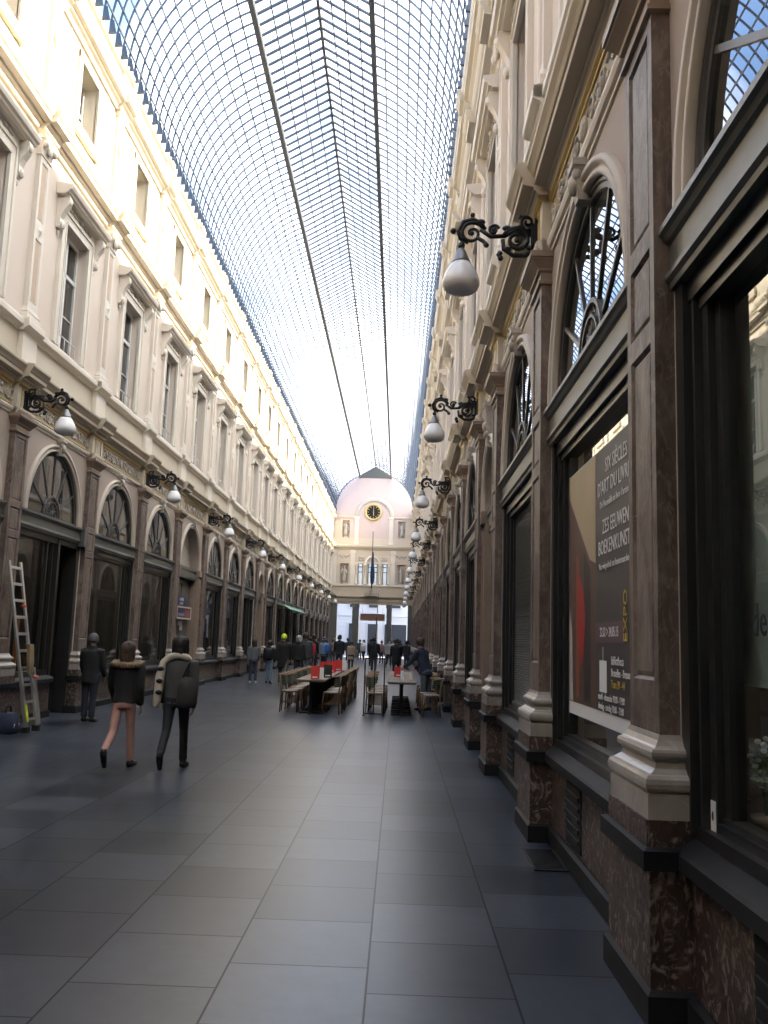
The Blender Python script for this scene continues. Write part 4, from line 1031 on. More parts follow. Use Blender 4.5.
mb = MB(); mb.box(XR + .24, XR + 1.0, 5.0, 8.1, .0, .80)
tag(mb.build('display_plinth', plain('dark display bench', (.06, .06, .06), .7)), 'dark display bench under the poster in the second right window', 'bench')
cm = tag(empty('small_case', (XR + .34, 6.72, .80)), 'small black case lying on the window bench below the poster', 'case')
MB().box(-.05, .05, -.10, .10, 0, .09).build('body', M['black'], cm); MB().box(-.052, .052, -.102, .102, .065, .095).build('lid', M['iron'], cm)
gr = tag(empty('floor_grate', (XR - .17, 7.35, .002)), 'square iron grate in the floor beside the poster window', 'grate'); gr.scale = (.75, .7, 1)
t = MB(); t.box(-.17, .17, -.5, -.47, 0, .008); t.box(-.17, .17, .47, .5, 0, .008); t.box(-.17, -.15, -.5, .5, 0, .008); t.box(.15, .17, -.5, .5, 0, .008); t.build('frame', M['iron'], gr)
t = MB()
for k in range(18): t.box(-.15, .15, -.45 + .052 * k, -.43 + .052 * k, 0, .006)
t.build('grille', M['iron'], gr)

# ------------------------------------------------------------------ left wall: ladder, bag, signs
ld = tag(empty('ladder', (0, 0, 0)), 'aluminium ladder leaning on the nearest marble pilaster of the left wall', 'ladder')
fa, fb, ta, tb_ = Vector((-5.99, 14.86, .04)), Vector((-5.97, 15.24, .04)), Vector((-6.53, 14.90, 2.80)), Vector((-6.53, 15.36, 2.80))
for f, q in ((fa, ta), (fb, tb_)):
    s_ = MB().bar(f, q, .075, .032, 0, (1, 0, .2)).build('stile', M['steel'], ld)
for k in range(10):
    u = .06 + k * .1
    MB().bar(fa.lerp(ta, u), fb.lerp(tb_, u), .045, .03, 0, (1, 0, .2)).build('rung', M['steel'], ld)
for f in (fa, fb): MB().box(f.x - .06, f.x + .05, f.y - .05, f.y + .05, 0, .09).build('rubber_foot', M['black'], ld)
for f, q, y in ((fa, ta, -.05), (fb, tb_, .05)): MB().bar(f.lerp(q, .02) + Vector((.03, y, 0)), f.lerp(q, .36) + Vector((.03, y, 0)), .08, .04, 0, (1, 0, .2)).build('outer_stile', M['steel'], ld)
MB().bar(fa.lerp(ta, .05) + Vector((.06, -.04, 0)), fa.lerp(ta, .15) + Vector((.06, -.04, 0)), .01, .09, 0, (0, 1, 0)).build('warning_label', plain('yellow green label', (.45, .50, .04), .5), ld)
hx = tag(empty('work_apron', (-6.14, 15.12, 1.42)), 'tan work apron hanging from a ladder rung', 'apron')
MB().loft([[(-.03, -.08, 0), (.03, -.08, 0), (.03, .08, 0), (-.03, .08, 0)], [(.0, -.09, -.3), (.05, -.09, -.3), (.05, .1, -.3), (.0, .1, -.3)], [(.02, -.06, -.5), (.05, -.06, -.5), (.05, .07, -.5), (.02, .07, -.5)]], 0).build('cloth', cloth('tan cloth', (.22, .16, .09)), hx)
for nm, p, lab in (('orange_cloth', (-5.98, 15.06, .87), 'orange cloth folded over the lower ladder rung'), ('orange_cloth', (-6.34, 15.2, 2.03), 'small orange cloth on the upper ladder rung')):
    e = tag(empty(nm, p), lab, 'cloth'); e.scale = (.6, .6, .6)
    MB().loft([[(-.05, -.1, 0), (.05, -.1, 0), (.05, .1, 0), (-.05, .1, 0)], [(-.04, -.11, .05), (.045, -.11, .05), (.045, .09, .05), (-.04, .09, .05)], [(-.02, -.06, .075), (.02, -.06, .075), (.02, .06, .075), (-.02, .06, .075)]], 0, True, True, True).build('fold', cloth('orange cloth', (.5, .10, .035)), e)
bg = tag(empty('tool_bag', (-6.24, 14.72, 0)), 'dark blue tool bag standing at the foot of the ladder', 'bag')
MB().loft([[(x * a, y * b, z) for x, y in ((-.14, -.18), (.14, -.18), (.16, 0), (.14, .18), (-.14, .18), (-.16, 0))] for z, a, b in ((0, 1, 1), (.03, 1.06, 1.06), (.2, 1.0, 1.04), (.3, .7, .95), (.33, .35, .9))], 0, True, True, True).build('bag_body', cloth('navy canvas', (.012, .017, .045)), bg)
MB().tube([(0, -.12, .31), (0, -.08, .42), (0, .08, .42), (0, .12, .31)], .015, 6).build('strap', M['black'], bg)
MB().box(.135, .155, -.1, .1, .06, .16).build('pocket', M['white'], bg)
# hints of the shop behind the ladder
hl = tag(empty('orange_stand', (XL - .55, 17.3, 0)), 'orange upright display strip inside the shop window behind the ladder', 'stand')
MB().box(-.03, .03, -.04, .04, 0, 1.9).build('upright', plain('orange upright', (.55, .18, .05), .5), hl); MB().box(-.15, .15, -.15, .15, 0, .03).build('foot_plate', M['black'], hl)
mb = MB(); mb.box(XL - 1.0, XL - .25, 19.6, 22.6, .0, .80)
tag(mb.build('display_plinth', plain('brown display bench', (.10, .08, .06), .7)), 'brown display bench behind the shop window beyond the ladder', 'bench')
yd = (LP[6] + LP[7]) / 2
sg = tag(empty('street_sign', (XL - .215, yd + .05, 2.58)), 'blue enamel plaque on the door of the left arched doorway', 'sign')
MB().box(-.01, .02, -.62, .62, 0, .30).build('plate', plain('blue enamel', (.03, .04, .14), .35, var=.05), sg)
text_mesh('lettering', 'GALERIE', .13, M['white'], frame_left(.024, 0, .16), sg, 'CENTER', 1.1); text_mesh('lettering', 'DU ROI', .10, M['white'], frame_left(.024, 0, .04), sg, 'CENTER', 1.1)
sg = tag(empty('door_sign', (XL - .10, yd, 2.18)), 'framed sign board across the left arched doorway under the blue plaque', 'sign')
MB().box(-.03, .01, -.92, .92, 0, .34).build('board', plain('dark sign board', (.10, .06, .06), .5), sg)
t = MB(); t.box(0, .03, -.95, .95, -.03, .02); t.box(0, .03, -.95, .95, .32, .37); t.box(0, .03, -.95, -.9, -.03, .37); t.box(0, .03, .9, .95, -.03, .37); t.build('sign_frame', M['cream'], sg)
MB().box(.011, .014, -.80, .05, .07, .16).build('blue_strip', plain('blue strip', (.18, .20, .36), .5), sg); MB().box(.011, .014, -.80, .05, .20, .26).build('blue_strip', plain('navy strip', (.06, .07, .18), .5), sg); MB().box(.011, .014, .12, .80, .06, .28).build('red_strip', plain('red brown strip', (.30, .09, .07), .5), sg)
sg = tag(empty('paper_notice', (XL - .215, yd + .1, 1.88)), 'white paper notice under the framed sign on the left doorway', 'notice')
MB().box(0, .005, -.28, .25, .08, .22).build('sheet', M['white'], sg); MB().box(.0, .006, -.05, .28, -.08, .1).build('sheet', M['pale'], sg)
aw = tag(empty('wall_mounted_awning', (XL + .12, 54.9, 3.25)), 'narrow green awning over shop fronts far along the left wall', 'awning')
t = MB(); t.loft([[(.06, y, .30), (.10, y, .30), (.62, y, .02), (.60, y, -.02)] for y in (-4.5, 4.5)]); t.build('canvas', cloth('green canvas', (.16, .30, .22)), aw)
t = MB()
for y in (-4.4, 0, 4.4): t.tube([(.05, y, .0), (.58, y, 0)], .015, 6)
t.build('awning_arm', M['iron'], aw)

# ------------------------------------------------------------------ cafe furniture
def chair_proto():
    e = empty('bistro_chair')
    t = MB(); n = 20      # rounded seat; the chair faces +y, its back is at -y
    rr = lambda q, z: [(q * .21 * math.copysign(abs(math.cos(2 * PI * j / n)) ** .7, math.cos(2 * PI * j / n)), q * .20 * math.copysign(abs(math.sin(2 * PI * j / n)) ** .7, math.sin(2 * PI * j / n)), z) for j in range(n)]
    t.loft([rr(.96, .445), rr(1, .455), rr(1, .475), rr(.95, .485)], 0, True, True, True); t.build('seat', M['weave2'], e)
    t = MB(); A = [PI + .35 + (PI - .7) * i / 12 for i in range(13)]
    rings = []
    for a in A:
        c, s = math.cos(a), math.sin(a)
        rings.append([(c * .20, s * .20, .60), (c * .205, s * .21, .60), (c * .225, s * .245 - .02, .80 + .03 * abs(s)), (c * .215, s * .235 - .02, .80 + .03 * abs(s))])
    t.loft(rings); t.build('backrest', M['weave'], e)
    t = MB(); t.tube([(math.cos(a) * .225, math.sin(a) * .25 - .02, .81 + .035 * abs(math.sin(a))) for a in [PI + .1 + (PI - .2) * i / 14 for i in range(15)]], .016, 7); t.build('back_rail', M['rattan'], e)
    for sx in (-1, 1):
        MB().tube([(sx * .185, -.20, 0), (sx * .18, -.185, .45), (sx * .175, -.20, .62), (sx * .165, -.225, .84)], .016, 7).build('leg', M['rattan'], e)
        MB().tube([(sx * .19, .19, 0), (sx * .18, .165, .45)], .016, 7).build('leg', M['rattan'], e)
    t = MB()
    for s in (-1, 1):
        t.tube([(-.18, s * .185, .16), (-.15, s * .185, .32), (-.06, s * .18, .41), (.06, s * .18, .41), (.15, s * .185, .32), (.18, s * .185, .16)], .012, 6)
        t.tube([(s * .183, -.18, .22), (s * .183, .175, .22)], .011, 6)
    t.build('arched_brace', M['rattan'], e)
    return e
def table_proto():
    e = empty('cafe_table')
    t = MB(); t.box(-.33, .33, -.58, .58, .725, .752); t.box(-.31, .31, -.56, .56, .70, .725); t.build('table_top', M['tabletop'], e)
    for y in (-.34, .34):
        MB().lathe([(.045, .03), (.035, .1), (.035, .66), (.06, .70)], 10, (0, y, 0)).build('pedestal', M['iron'], e)
        t = MB(); t.box(-.24, .24, y - .03, y + .03, 0, .035); t.box(-.03, .03, y - .2, y + .2, 0, .035); t.build('foot', M['iron'], e)
    return e
ch0 = chair_proto(); tb0 = table_proto(); index_kids(ch0)
first = {'c': True, 't': True}
def put(kind, x, y, rot, label, cat, group):
    p = ch0 if kind == 'c' else tb0
    o = p if first[kind] else copy_tree(p)
    first[kind] = False
    o.location = (x, y, 0); o.rotation_euler = (0, 0, rot)
    return tag(o, label, cat, group)
rd = random.Random(11)
TY = [20.95 + 1.22 * k for k in range(7)]
for k, y in enumerate(TY): put('t', -1.93, y, 0, f'wood-topped cafe table, {ORD[k]} from the near end of the long left-hand row', 'table', 'tables of the long left row')
for k in range(10):
    y = 20.85 + .72 * k
    put('c', -2.43 + rd.uniform(-.04, .04), y + .1, -PI / 2 + rd.uniform(-.15, .15), f'rattan bistro chair, {ORD[k]} from the near end on the left of the long table row', 'chair', 'chairs left of the long table row')
for k in range(11):
    y = 20.75 + .72 * k
    put('c', -1.43 + rd.uniform(-.03, .03) , y, PI / 2 + rd.uniform(-.12, .12), f'rattan bistro chair, {ORD[k]} from the near end on the right of the long table row', 'chair', 'chairs right of the long table row')
for k in range(6): put('t', .12, 21.2 + 1.22 * k, 0, f'wood-topped cafe table, {ORD[k]} from the near end of the row beside the right wall', 'table', 'tables of the row by the right wall')
for k in range(6):
    y = 21.1 + .74 * k
    put('c', -.46 + rd.uniform(-.03, .03), y, -PI / 2 + rd.uniform(-.15, .15), f'rattan bistro chair, {ORD[k]} from the near end on the aisle side of the right row', 'chair', 'chairs on the aisle side of the right row')
for k in range(7):
    y = 20.9 + .74 * k
    if 1.6 < k < 2.4: continue
    put('c', .78 + rd.uniform(-.03, .03), y, PI / 2 + rd.uniform(-.2, .2), f'rattan bistro chair, {ORD[k]} from the near end between the right row and the wall', 'chair', 'chairs between the right row and the wall')
def menu(x, y, w, h, mat, lab, nm='menu_card', rot=.1, cat='menu'):
    e = tag(empty(nm, (x, y, .753), rot), lab, cat, 'cards standing on the cafe tables')
    t = MB()
    for s in (-1, 1): t.loft([[(-w / 2, s * .045, 0), (w / 2, s * .045, 0), (w / 2, s * .045 + .006, 0), (-w / 2, s * .045 + .006, 0)], [(-w / 2, -.003, h), (w / 2, -.003, h), (w / 2, .003, h), (-w / 2, .003, h)]])
    t.build('card', mat, e); MB().box(-w * .3, w * .3, -.052, -.047, .03, .06).build('print_strip', M['white'], e)
menu(-1.86, 20.75, .19, .30, M['red'], 'red menu card standing alone at the near end of the left table row')
menu(-1.72, 20.9, .09, .26, M['white'], 'narrow white card beside the nearest red menu')
menu(-1.66, 21.9, .20, .30, M['black'], 'black menu card on the second table of the left row')
menu(-1.98, 24.7, .24, .30, M['red'], 'first red menu card of the cluster midway along the left table row', rot=.3)
menu(-1.82, 25.3, .24, .30, M['red'], 'second red menu card of the cluster midway along the left table row', rot=-.2)
menu(-1.72, 26.6, .24, .32, M['red'], 'farthest red menu card of the left table row')
menu(-1.58, 27.2, .14, .30, M['white'], 'white card behind the red menus of the left table row')
menu(.05, 23.6, .24, .26, M['red'], 'red menu card on the table row by the right wall')
menu(.12, 21.3, .07, .24, M['white'], 'white card at the near end of the right table row')
menu(.33, 21.4, .07, .22, M['cream'], 'cream card at the near end of the right table row')
mf = tag(empty('menu_stand', (-.50, 20.55, 0)), 'thin black metal frame stand at the aisle end of the right tables', 'stand')
t = MB()
for x in (-.22, .22): t.bar((x, 0, 0), (x, 0, 1.26), .03, .03)
t.bar((-.22, 0, .04), (.22, 0, .04), .03, .03); t.bar((-.22, 0, 1.26), (.22, 0, 1.26), .03, .03); t.build('frame', M['iron'], mf)
MB().tube([(.0, 0, .04), (.0, 0, 2.2)], .012, 6).build('post', M['iron'], mf)
t = MB(); t.box(-.24, -.20, -.16, .16, 0, .03); t.box(.20, .24, -.16, .16, 0, .03); t.build('foot', M['iron'], mf)

# ------------------------------------------------------------------ people
def skin_body(name, V, E, mat):
    me = bpy.data.meshes.new(name); me.from_pydata([v[0] for v in V], E, []); o = bpy.data.objects.new(name, me); COL.objects.link(o)
    md = o.modifiers.new('skin', 'SKIN'); md.use_smooth_shade = True; md.branch_smoothing = .6
    for i, v in enumerate(V):
        sv = me.skin_vertices[0].data[i]; r = v[1] if isinstance(v[1], tuple) else (v[1], v[1]); sv.radius = r; sv.use_root = (i == 0)
    ss = o.modifiers.new('sub', 'SUBSURF'); ss.levels = 1; ss.render_levels = 1
    baked(o); o.data.materials.clear(); o.data.materials.append(mat)
    return o
def remeshed(mb, name, mats, parent, vox):
    o = mb.build(name, mats, parent)
    m = o.modifiers.new('r', 'REMESH'); m.mode = 'VOXEL'; m.voxel_size = vox; m.use_smooth_shade = True
    s = o.modifiers.new('s', 'SMOOTH'); s.factor = .5; s.iterations = 3
    baked(o); o.data.materials.clear(); o.data.materials.append(mats)
    return o
def ell(c, rx, ry, n=16, fold=0.): return [(c[0] + rx * math.cos(2 * PI * j / n) * (1 + fold * math.cos(5 * 2 * PI * j / n)), c[1] + ry * math.sin(2 * PI * j / n), c[2]) for j in range(n)]

def person(loc, h, head, label, legs=((.3, .1), (-.25, .35)), arms=((-.2, .3), (.2, .3)), lean=.04, jacket=(.02, .02, .02), trousers=(.03, .035, .05), shoe=(.015, .015, .015),
           hair=(.03, .02, .015), hairlen=.0, hem=.84, bulk=1., hat=None, vox=.03, extra=None, look=0., hip_w=1., armout=.06, legw=1.):
    """a walking or standing figure; local +y is forward; legs/arms = (swing, bend) for the left then right limb"""
    e = tag(empty('person', (loc[0], loc[1], 0), head), label, 'person')
    s = h / 1.74
    J = {}
    def up(x, y, z): return Vector((x, y + lean * max(0, z - .9) , z))
    for i, sd in enumerate((-1, 1)):
        a, b = legs[i]; hp = Vector((sd * .09 * hip_w, 0, .91))
        kn = hp + .42 * Vector((0, math.sin(a), -math.cos(a))) + Vector((sd * .005, 0, 0)); an = kn + .40 * Vector((0, math.sin(a - b), -math.cos(a - b)))
        p = min(0, (a - b)) * .9; toe = an + .19 * Vector((0, math.cos(p), math.sin(p))) + Vector((sd * .02, 0, -.055)); heel = an + Vector((0, -.05 * math.cos(p) , -.05 * math.sin(p) - .055))
        J['L' if sd < 0 else 'R'] = [hp, kn, an, heel, toe]
        a, b = arms[i]; sh = up(sd * .185, 0, 1.41)
        el_ = sh + .29 * Vector((sd * armout * 2.0, math.sin(a), -math.cos(a))); wr = el_ + .25 * Vector((-sd * armout * .6, math.sin(a + b), -math.cos(a + b)))
        J['l' if sd < 0 else 'r'] = [sh, el_, wr]
    low = min(min(J[k][3].z, J[k][4].z) for k in 'LR') - .028
    dz = Vector((0, 0, -low))
    def P_(v): v = Vector(v) + dz; return (v.x * s, v.y * s, v.z * s)
    V = []; E = []
    def av(p, r, par=None):
        V.append((P_(p), r * s)); i = len(V) - 1
        if par is not None: E.append((par, i))
        return i
    pel = av((0, 0, .94), .105); wa = av(up(0, 0, 1.1), .10, pel); chs = av(up(0, 0, 1.29), .115, wa); nb = av(up(0, -.005, 1.45), .06, chs); nk = av(up(0, .0, 1.525), .048, nb)
    jw = av(up(0, .02, 1.575), .064, nk); sk = av(up(0, .005, 1.645), .082, jw); cr = av(up(0, -.005, 1.70), .058, sk)
    av(up(.0, .105, 1.615), .014, sk)
    for sd in (-1, 1): av(up(sd * .088, -.005, 1.625), .017, sk)
    for i, sd in enumerate((-1, 1)):
        hp, kn, an, heel, toe = J['L' if sd < 0 else 'R']
        q = av(hp, .082, pel); q = av(hp.lerp(kn, .5), .07, q); q = av(kn, .052, q); q = av(kn.lerp(an, .4), .05, q); q = av(an, .036, q); av(toe, .03, q)
        sh, el_, wr = J['l' if sd < 0 else 'r']
        q = av(sh, .056, chs); q = av(el_, .04, q); q = av(wr, .027, q)
        d = (wr - el_).normalized(); pm = wr + d * .055; pq = av(pm, .030, q)
        sidev = Vector((0, 1, 0)) - d * d.y; sidev = sidev.normalized() if sidev.length > .1 else Vector((1, 0, 0)); inn = Vector((-sd, 0, 0))
        for f in range(4):
            b0 = pm + d * .04 + sidev * (.026 - .017 * f); L = (.036, .040, .038, .030)[f]
            f0 = av(b0, .009, pq); f1 = av(b0 + d * L + inn * .008, .0085, f0); av(b0 + d * L * 1.7 + inn * .03, .0075, f1)
        t0 = av(wr + d * .035 + sidev * .03, .010, q); av(wr + d * .085 + sidev * .045 + inn * .012, .009, t0)
    body = skin_body('body', V, E, M['skin']); body.parent = e
    # clothes
    tm = cloth('trouser cloth', trousers); jm = cloth('coat cloth', jacket); sm = cloth('shoe leather', shoe, .6)
    t = MB()
    for k in 'LR':
        hp, kn, an, heel, toe = J[k]
        t.tube([P_(hp + Vector((0, 0, .05))), P_(hp), P_(hp.lerp(kn, .5)), P_(kn), P_(kn.lerp(an, .45)), P_(an + Vector((0, 0, .0)))], [x * s * legw for x in (.092, .098, .082, .066, .064, .062)], 12)
    t.loft([ell(P_((0, -.015, .84)), .15 * s * hip_w, .12 * s), ell(P_((0, -.01, .93)), .168 * s * hip_w, .125 * s), ell(P_((0, 0, 1.02)), .15 * s, .11 * s)], 0, True, True, True)
    remeshed(t, 'trousers', tm, e, vox * .8)
    for k in 'LR':
        hp, kn, an, heel, toe = J[k]; t = MB()
        t.tube([P_(heel + Vector((0, 0, .01))), P_(heel.lerp(toe, .25) + Vector((0, 0, .025))), P_(heel.lerp(toe, .6) + Vector((0, 0, .008))), P_(heel.lerp(toe, 1.08) - Vector((0, 0, .002)))], [.040 * s, .046 * s, .042 * s, .028 * s], 10)
        t.tube([P_(an + Vector((0, 0, .04))), P_(an + Vector((0, 0, -.03)))], .043 * s, 10)
        t.build('shoe', sm, e)
    t = MB(); B = bulk
    R = []
    for z, rx, ry, oy in ((hem, .176, .138, 0), ((hem + 1.02) / 2, .168, .132, 0), (1.06, .155, .122, 0), (1.2, .166, .126, 0), (1.32, .182, .128, 0), (1.40, .165, .11, -.005), (1.455, .10, .08, -.005), (1.525, .072, .072, 0)):
        p = P_(up(0, oy, z)); R.append(ell(p, rx * s * B, ry * s * B))
    t.loft(R, 0, True, True, True)
    for k in 'lr':
        sh, el_, wr = J[k]; ins = sh + Vector((-.05 * (1 if sh.x > 0 else -1), 0, -.01))
        t.tube([P_(ins), P_(sh), P_(sh.lerp(el_, .5)), P_(el_), P_(el_.lerp(wr, .6)), P_(wr + (wr - el_).normalized() * .01)], [x * s * (.5 + B * .5) for x in (.085, .082, .070, .060, .054, .046)], 12)
    remeshed(t, 'coat', jm, e, vox * .8)
    hm = cloth('hair', hair, .7); hc = up(0, -.012, 1.655)
    if hat:
        t = MB(); p = P_(up(0, -.005, 1.66)); t.loft([ell((p[0], p[1], p[2] - .06 * s), .098 * s, .112 * s), ell((p[0], p[1], p[2] - .02 * s), .103 * s, .117 * s), ell((p[0], p[1], p[2] + .05 * s), .095 * s, .108 * s), ell((p[0], p[1], p[2] + .10 * s), .06 * s, .07 * s), ell((p[0], p[1], p[2] + .12 * s), .015 * s, .02 * s)], 0, True, True, True)
        t.build('hat', cloth('knitted hat', hat), e)
    t = MB(); p = P_(hc); rh = random.Random(int(h * 1000) + int(loc[1] * 10)); hv = .012 * s * (0 if hat else 1)
    t.ellipsoid((p[0], p[1] - .008 * s, p[2] + .010 * s), ((.098 if not hat else .086) * s + hv, (.106 if not hat else .094) * s + hv, (.103 if not hat else .09) * s + hv), 16, 12)
    t.v = [(x, min(y, p[1] + .060 * s + max(0, (z - p[2])) * .5), z) for x, y, z in t.v]
    for i in range(22 if not hat else 0):                               # locks
        a = -PI * rh.uniform(.04, .96); zz = rh.uniform(-.07, .05) - hairlen * rh.random(); k_ = .070 + .010 * rh.random()
        t.ellipsoid((p[0] + (k_ * s + hv) * math.cos(a), p[1] + (k_ * s + hv) * math.sin(a) * 1.02, p[2] + zz * s), (.030 * s, .030 * s, rh.uniform(.045, .07) * s + hairlen * .3 * s), 8, 6)
    t.build('hair', hm, e)
    if extra: extra(e, s, P_, up, J)
    return e
def tone(name, c): return cloth(name, c)
def ex_fur(e, s, P_, up, J):
    t = MB(); rdm = random.Random(4)
    for i in range(17):                               # fur trimmed hood lying on the shoulders
        a = PI * (1.0 + i / 16) ; p = P_(up(.19 * math.cos(a), .13 * math.sin(a) + .0, 1.455 + .02 * math.sin(a)))
        t.ellipsoid(p, (.05 * s * rdm.uniform(.9, 1.2), .045 * s, .045 * s * rdm.uniform(.9, 1.2)), 8, 6)
    for i in range(9):
        p = P_(up(-.19 + .38 * i / 8, .04, 1.47 - .0 * i)); t.ellipsoid(p, (.045 * s, .045 * s, .04 * s), 8, 6)
    t.build('fur_hood', plain('brown fur', (.20, .14, .09), .9, var=.5, scale=40, bump=1), e)
def ex_scarf(e, s, P_, up, J):
    t = MB()
    t.tube([P_(up(.16, .0, 1.42)), P_(up(.10, -.06, 1.49)), P_(up(0, -.085, 1.515)), P_(up(-.11, -.06, 1.49)), P_(up(-.20, -.02, 1.41)), P_(up(-.245, -.04, 1.22)), P_(up(-.25, -.06, 1.05)), P_(up(-.26, -.07, .90)), P_(up(-.275, -.07, .82))], [x * s for x in (.04, .05, .05, .058, .066, .066, .062, .058, .045)], 10)
    sc = remeshed(t, 'scarf', tone('cream scarf', (.50, .44, .36)), e, .02)
    t = MB()
    for z, y in ((1.33, -.09), (1.17, -.115), (1.02, -.12)): t.ellipsoid(P_(up(-.235, y, z)), (.045 * s, .02 * s, .03 * s), 8, 6)
    t.build('scarf_pattern', M['black'], sc)
    t = MB(); hs = P_(up(.15, -.155, 1.0))
    t.loft([[(hs[0] + x * .12 * s * w, hs[1] + y * .05 * s, hs[2] + z * s) for x, y in ((-1, -1), (1, -1), (1.1, 0), (1, 1), (-1, 1), (-1.1, 0))] for z, w in ((-.17, .9), (-.1, 1.05), (.1, 1), (.2, .75), (.23, .4))], 0, True, True, True)
    bg_ = t.build('shoulder_bag', tone('dark leather bag', (.035, .032, .03)), e)
    MB().tube([P_(up(.08, -.16, 1.2)), P_(up(.13, -.13, 1.38)), P_(up(.15, -.02, 1.475)), P_(up(.16, .1, 1.38))], .014 * s, 6).build('bag_strap', M['black'], bg_)
def ex_pack(c):
    def f(e, s, P_, up, J):
        t = MB(); p = P_(up(0, -.20, 1.22))
        t.loft([[(p[0] + x * .15 * s * w, p[1] + y * .09 * s * w, p[2] + z * s) for x, y in ((-1, -.6), (-.6, -1), (.6, -1), (1, -.6), (1, 1), (-1, 1))] for z, w in ((-.22, .8), (-.18, 1), (.1, 1), (.2, .8), (.22, .4))], 0, True, True, True)
        t.build('backpack', tone('backpack cloth', c), e)
    return f
def ex_hood(c):
    def f(e, s, P_, up, J):
        p = P_(up(0, -.015, 1.655)); MB().ellipsoid(p, (.115 * s, .125 * s, .13 * s), 12, 10).build('hood', tone('raised hood', c), e)
        t = MB(); q = P_(up(.20, -.12, 1.22)); t.loft([[(q[0] + x * .11 * s * w, q[1] + y * .07 * s, q[2] + z * s) for x, y in ((-1, -1), (1, -1), (1, 1), (-1, 1))] for z, w in ((-.16, .9), (.1, 1), (.17, .7))]); t.build('shoulder_bag', tone('bright blue bag', (.04, .16, .55)), e)
    return f
W = ((.30, .08), (-.28, .42)); W2 = ((-.32, .55), (.26, .06)); S = ((.04, .02), (-.03, .03)); SW = ((.10, .05), (-.10, .12))
person((-5.72, 17.0), 1.60, -.15, 'person in a dark coat with a grey knitted cap standing at the left shop windows', S, ((.12, .35), (.15, .4)), .02, (.010, .011, .012), (.022, .025, .04), (.02, .02, .02), (.1, .1, .1), .03, .76, 1.08, (.085, .09, .10), .024, legw=1.05)
person((-3.40, 11.45), 1.54, -.02, 'person in pink trousers and a black jacket with a fur hood walking away', ((-.34, .62), (.20, .06)), ((.18, .5), (-.10, .45)), .03, (.012, .012, .013), (.46, .255, .215), (.014, .013, .013), (.055, .034, .022), .11, .90, 1.02, None, .022, ex_fur, legw=.86, hip_w=.94)
person((-2.75, 11.5), 1.63, .06, 'person in a grey jacket with a cream scarf and shoulder bag walking away', ((-.36, .55), (.22, .05)), ((.05, .25), (-.08, .2)), .03, (.062, .064, .062), (.014, .015, .018), (.02, .018, .016), (.010, .006, .005), .06, .86, 1.0, None, .022, ex_scarf, legw=.9)
person((-5.15, 32.6), 1.55, .3, 'person with long dark hair in a grey top and dark jeans by the left wall', SW, ((.0, .1), (.1, .5)), .0, (.11, .115, .13), (.035, .045, .075), (.6, .6, .6), (.03, .02, .015), .12, .93)
person((-4.63, 32.9), 1.52, -.1, 'person in a black jacket with a backpack and pale blue jeans', SW, ((.0, .2), (.0, .2)), .03, (.014, .014, .018), (.14, .19, .24), (.015, .015, .015), extra=ex_pack((.012, .012, .015)))
person((-3.96, 31.6), 1.78, .1, 'person in a lime green beanie and long black coat', W, ((-.1, .2), (.15, .3)), .03, (.010, .010, .011), (.12, .10, .08), (.35, .35, .33), (.03, .02, .02), .0, .62, 1.12, (.50, .72, .05))
person((-3.65, 33.6), 1.74, 0, 'person with pale hair in a black coat just beyond the lime beanie', S, ((0, .1), (0, .1)), .0, (.012, .012, .013), (.02, .02, .024), hair=(.4, .36, .32))
person((-3.5, 34.6), 1.84, 0, 'broad person in a charcoal jacket and blue jeans seen from behind', SW, ((.0, .1), (.0, .1)), .0, (.05, .055, .062), (.08, .095, .12), bulk=1.12)
person((-4.08, 42.3), 1.72, .2, 'person in a bright red jacket walking among the crowd on the left', W, ((.1, .3), (-.1, .2)), .02, (.45, .03, .025), (.02, .02, .025))
person((-4.15, 42.9 + 2), 1.84, 0, 'person in black beside the red jacket near the left wall', S, ((0, .1), (0, .4)), .0, (.012, .012, .014), (.02, .02, .025))
person((-3.55, 44.0), 1.72, -.3, 'person in a pale blue hooded top with a bright blue bag', SW, ((0, .1), (.1, .2)), .0, (.16, .22, .32), (.02, .022, .03), extra=ex_hood((.20, .27, .38)))
person((-2.98, 46.5), 1.86, .1, 'tall person in a black jacket and dark trousers left of the beige coat', SW, ((.1, .9), (0, .2)), .0, (.013, .014, .02), (.018, .02, .028))
person((-2.55, 50.0), 1.58, 0, 'person in a beige coat with dark hair near the middle of the arcade', S, ((0, .2), (0, .2)), .0, (.36, .27, .19), (.02, .018, .018), hem=.66)
person((-1.12, 43.6), 1.80, -.1, 'person in black with legs apart striding in the middle of the arcade', ((.22, .05), (-.24, .15)), ((.1, .7), (.1, .9)), .0, (.011, .011, .012), (.05, .055, .07), bulk=1.08)
person((-.05, 40.0), 1.76, .05, 'person in a black coat behind the right table row', S, ((.1, 1.0), (.1, 1.0)), .0, (.012, .012, .013), (.02, .02, .024), bulk=1.12, hem=.7)
person((.72, 22.42), 1.74, .95, 'person in a navy jacket and blue trousers leaning over the right tables', S, ((.55, .5), (.45, .5)), .30, (.022, .028, .05), (.09, .105, .13), bulk=1.1)
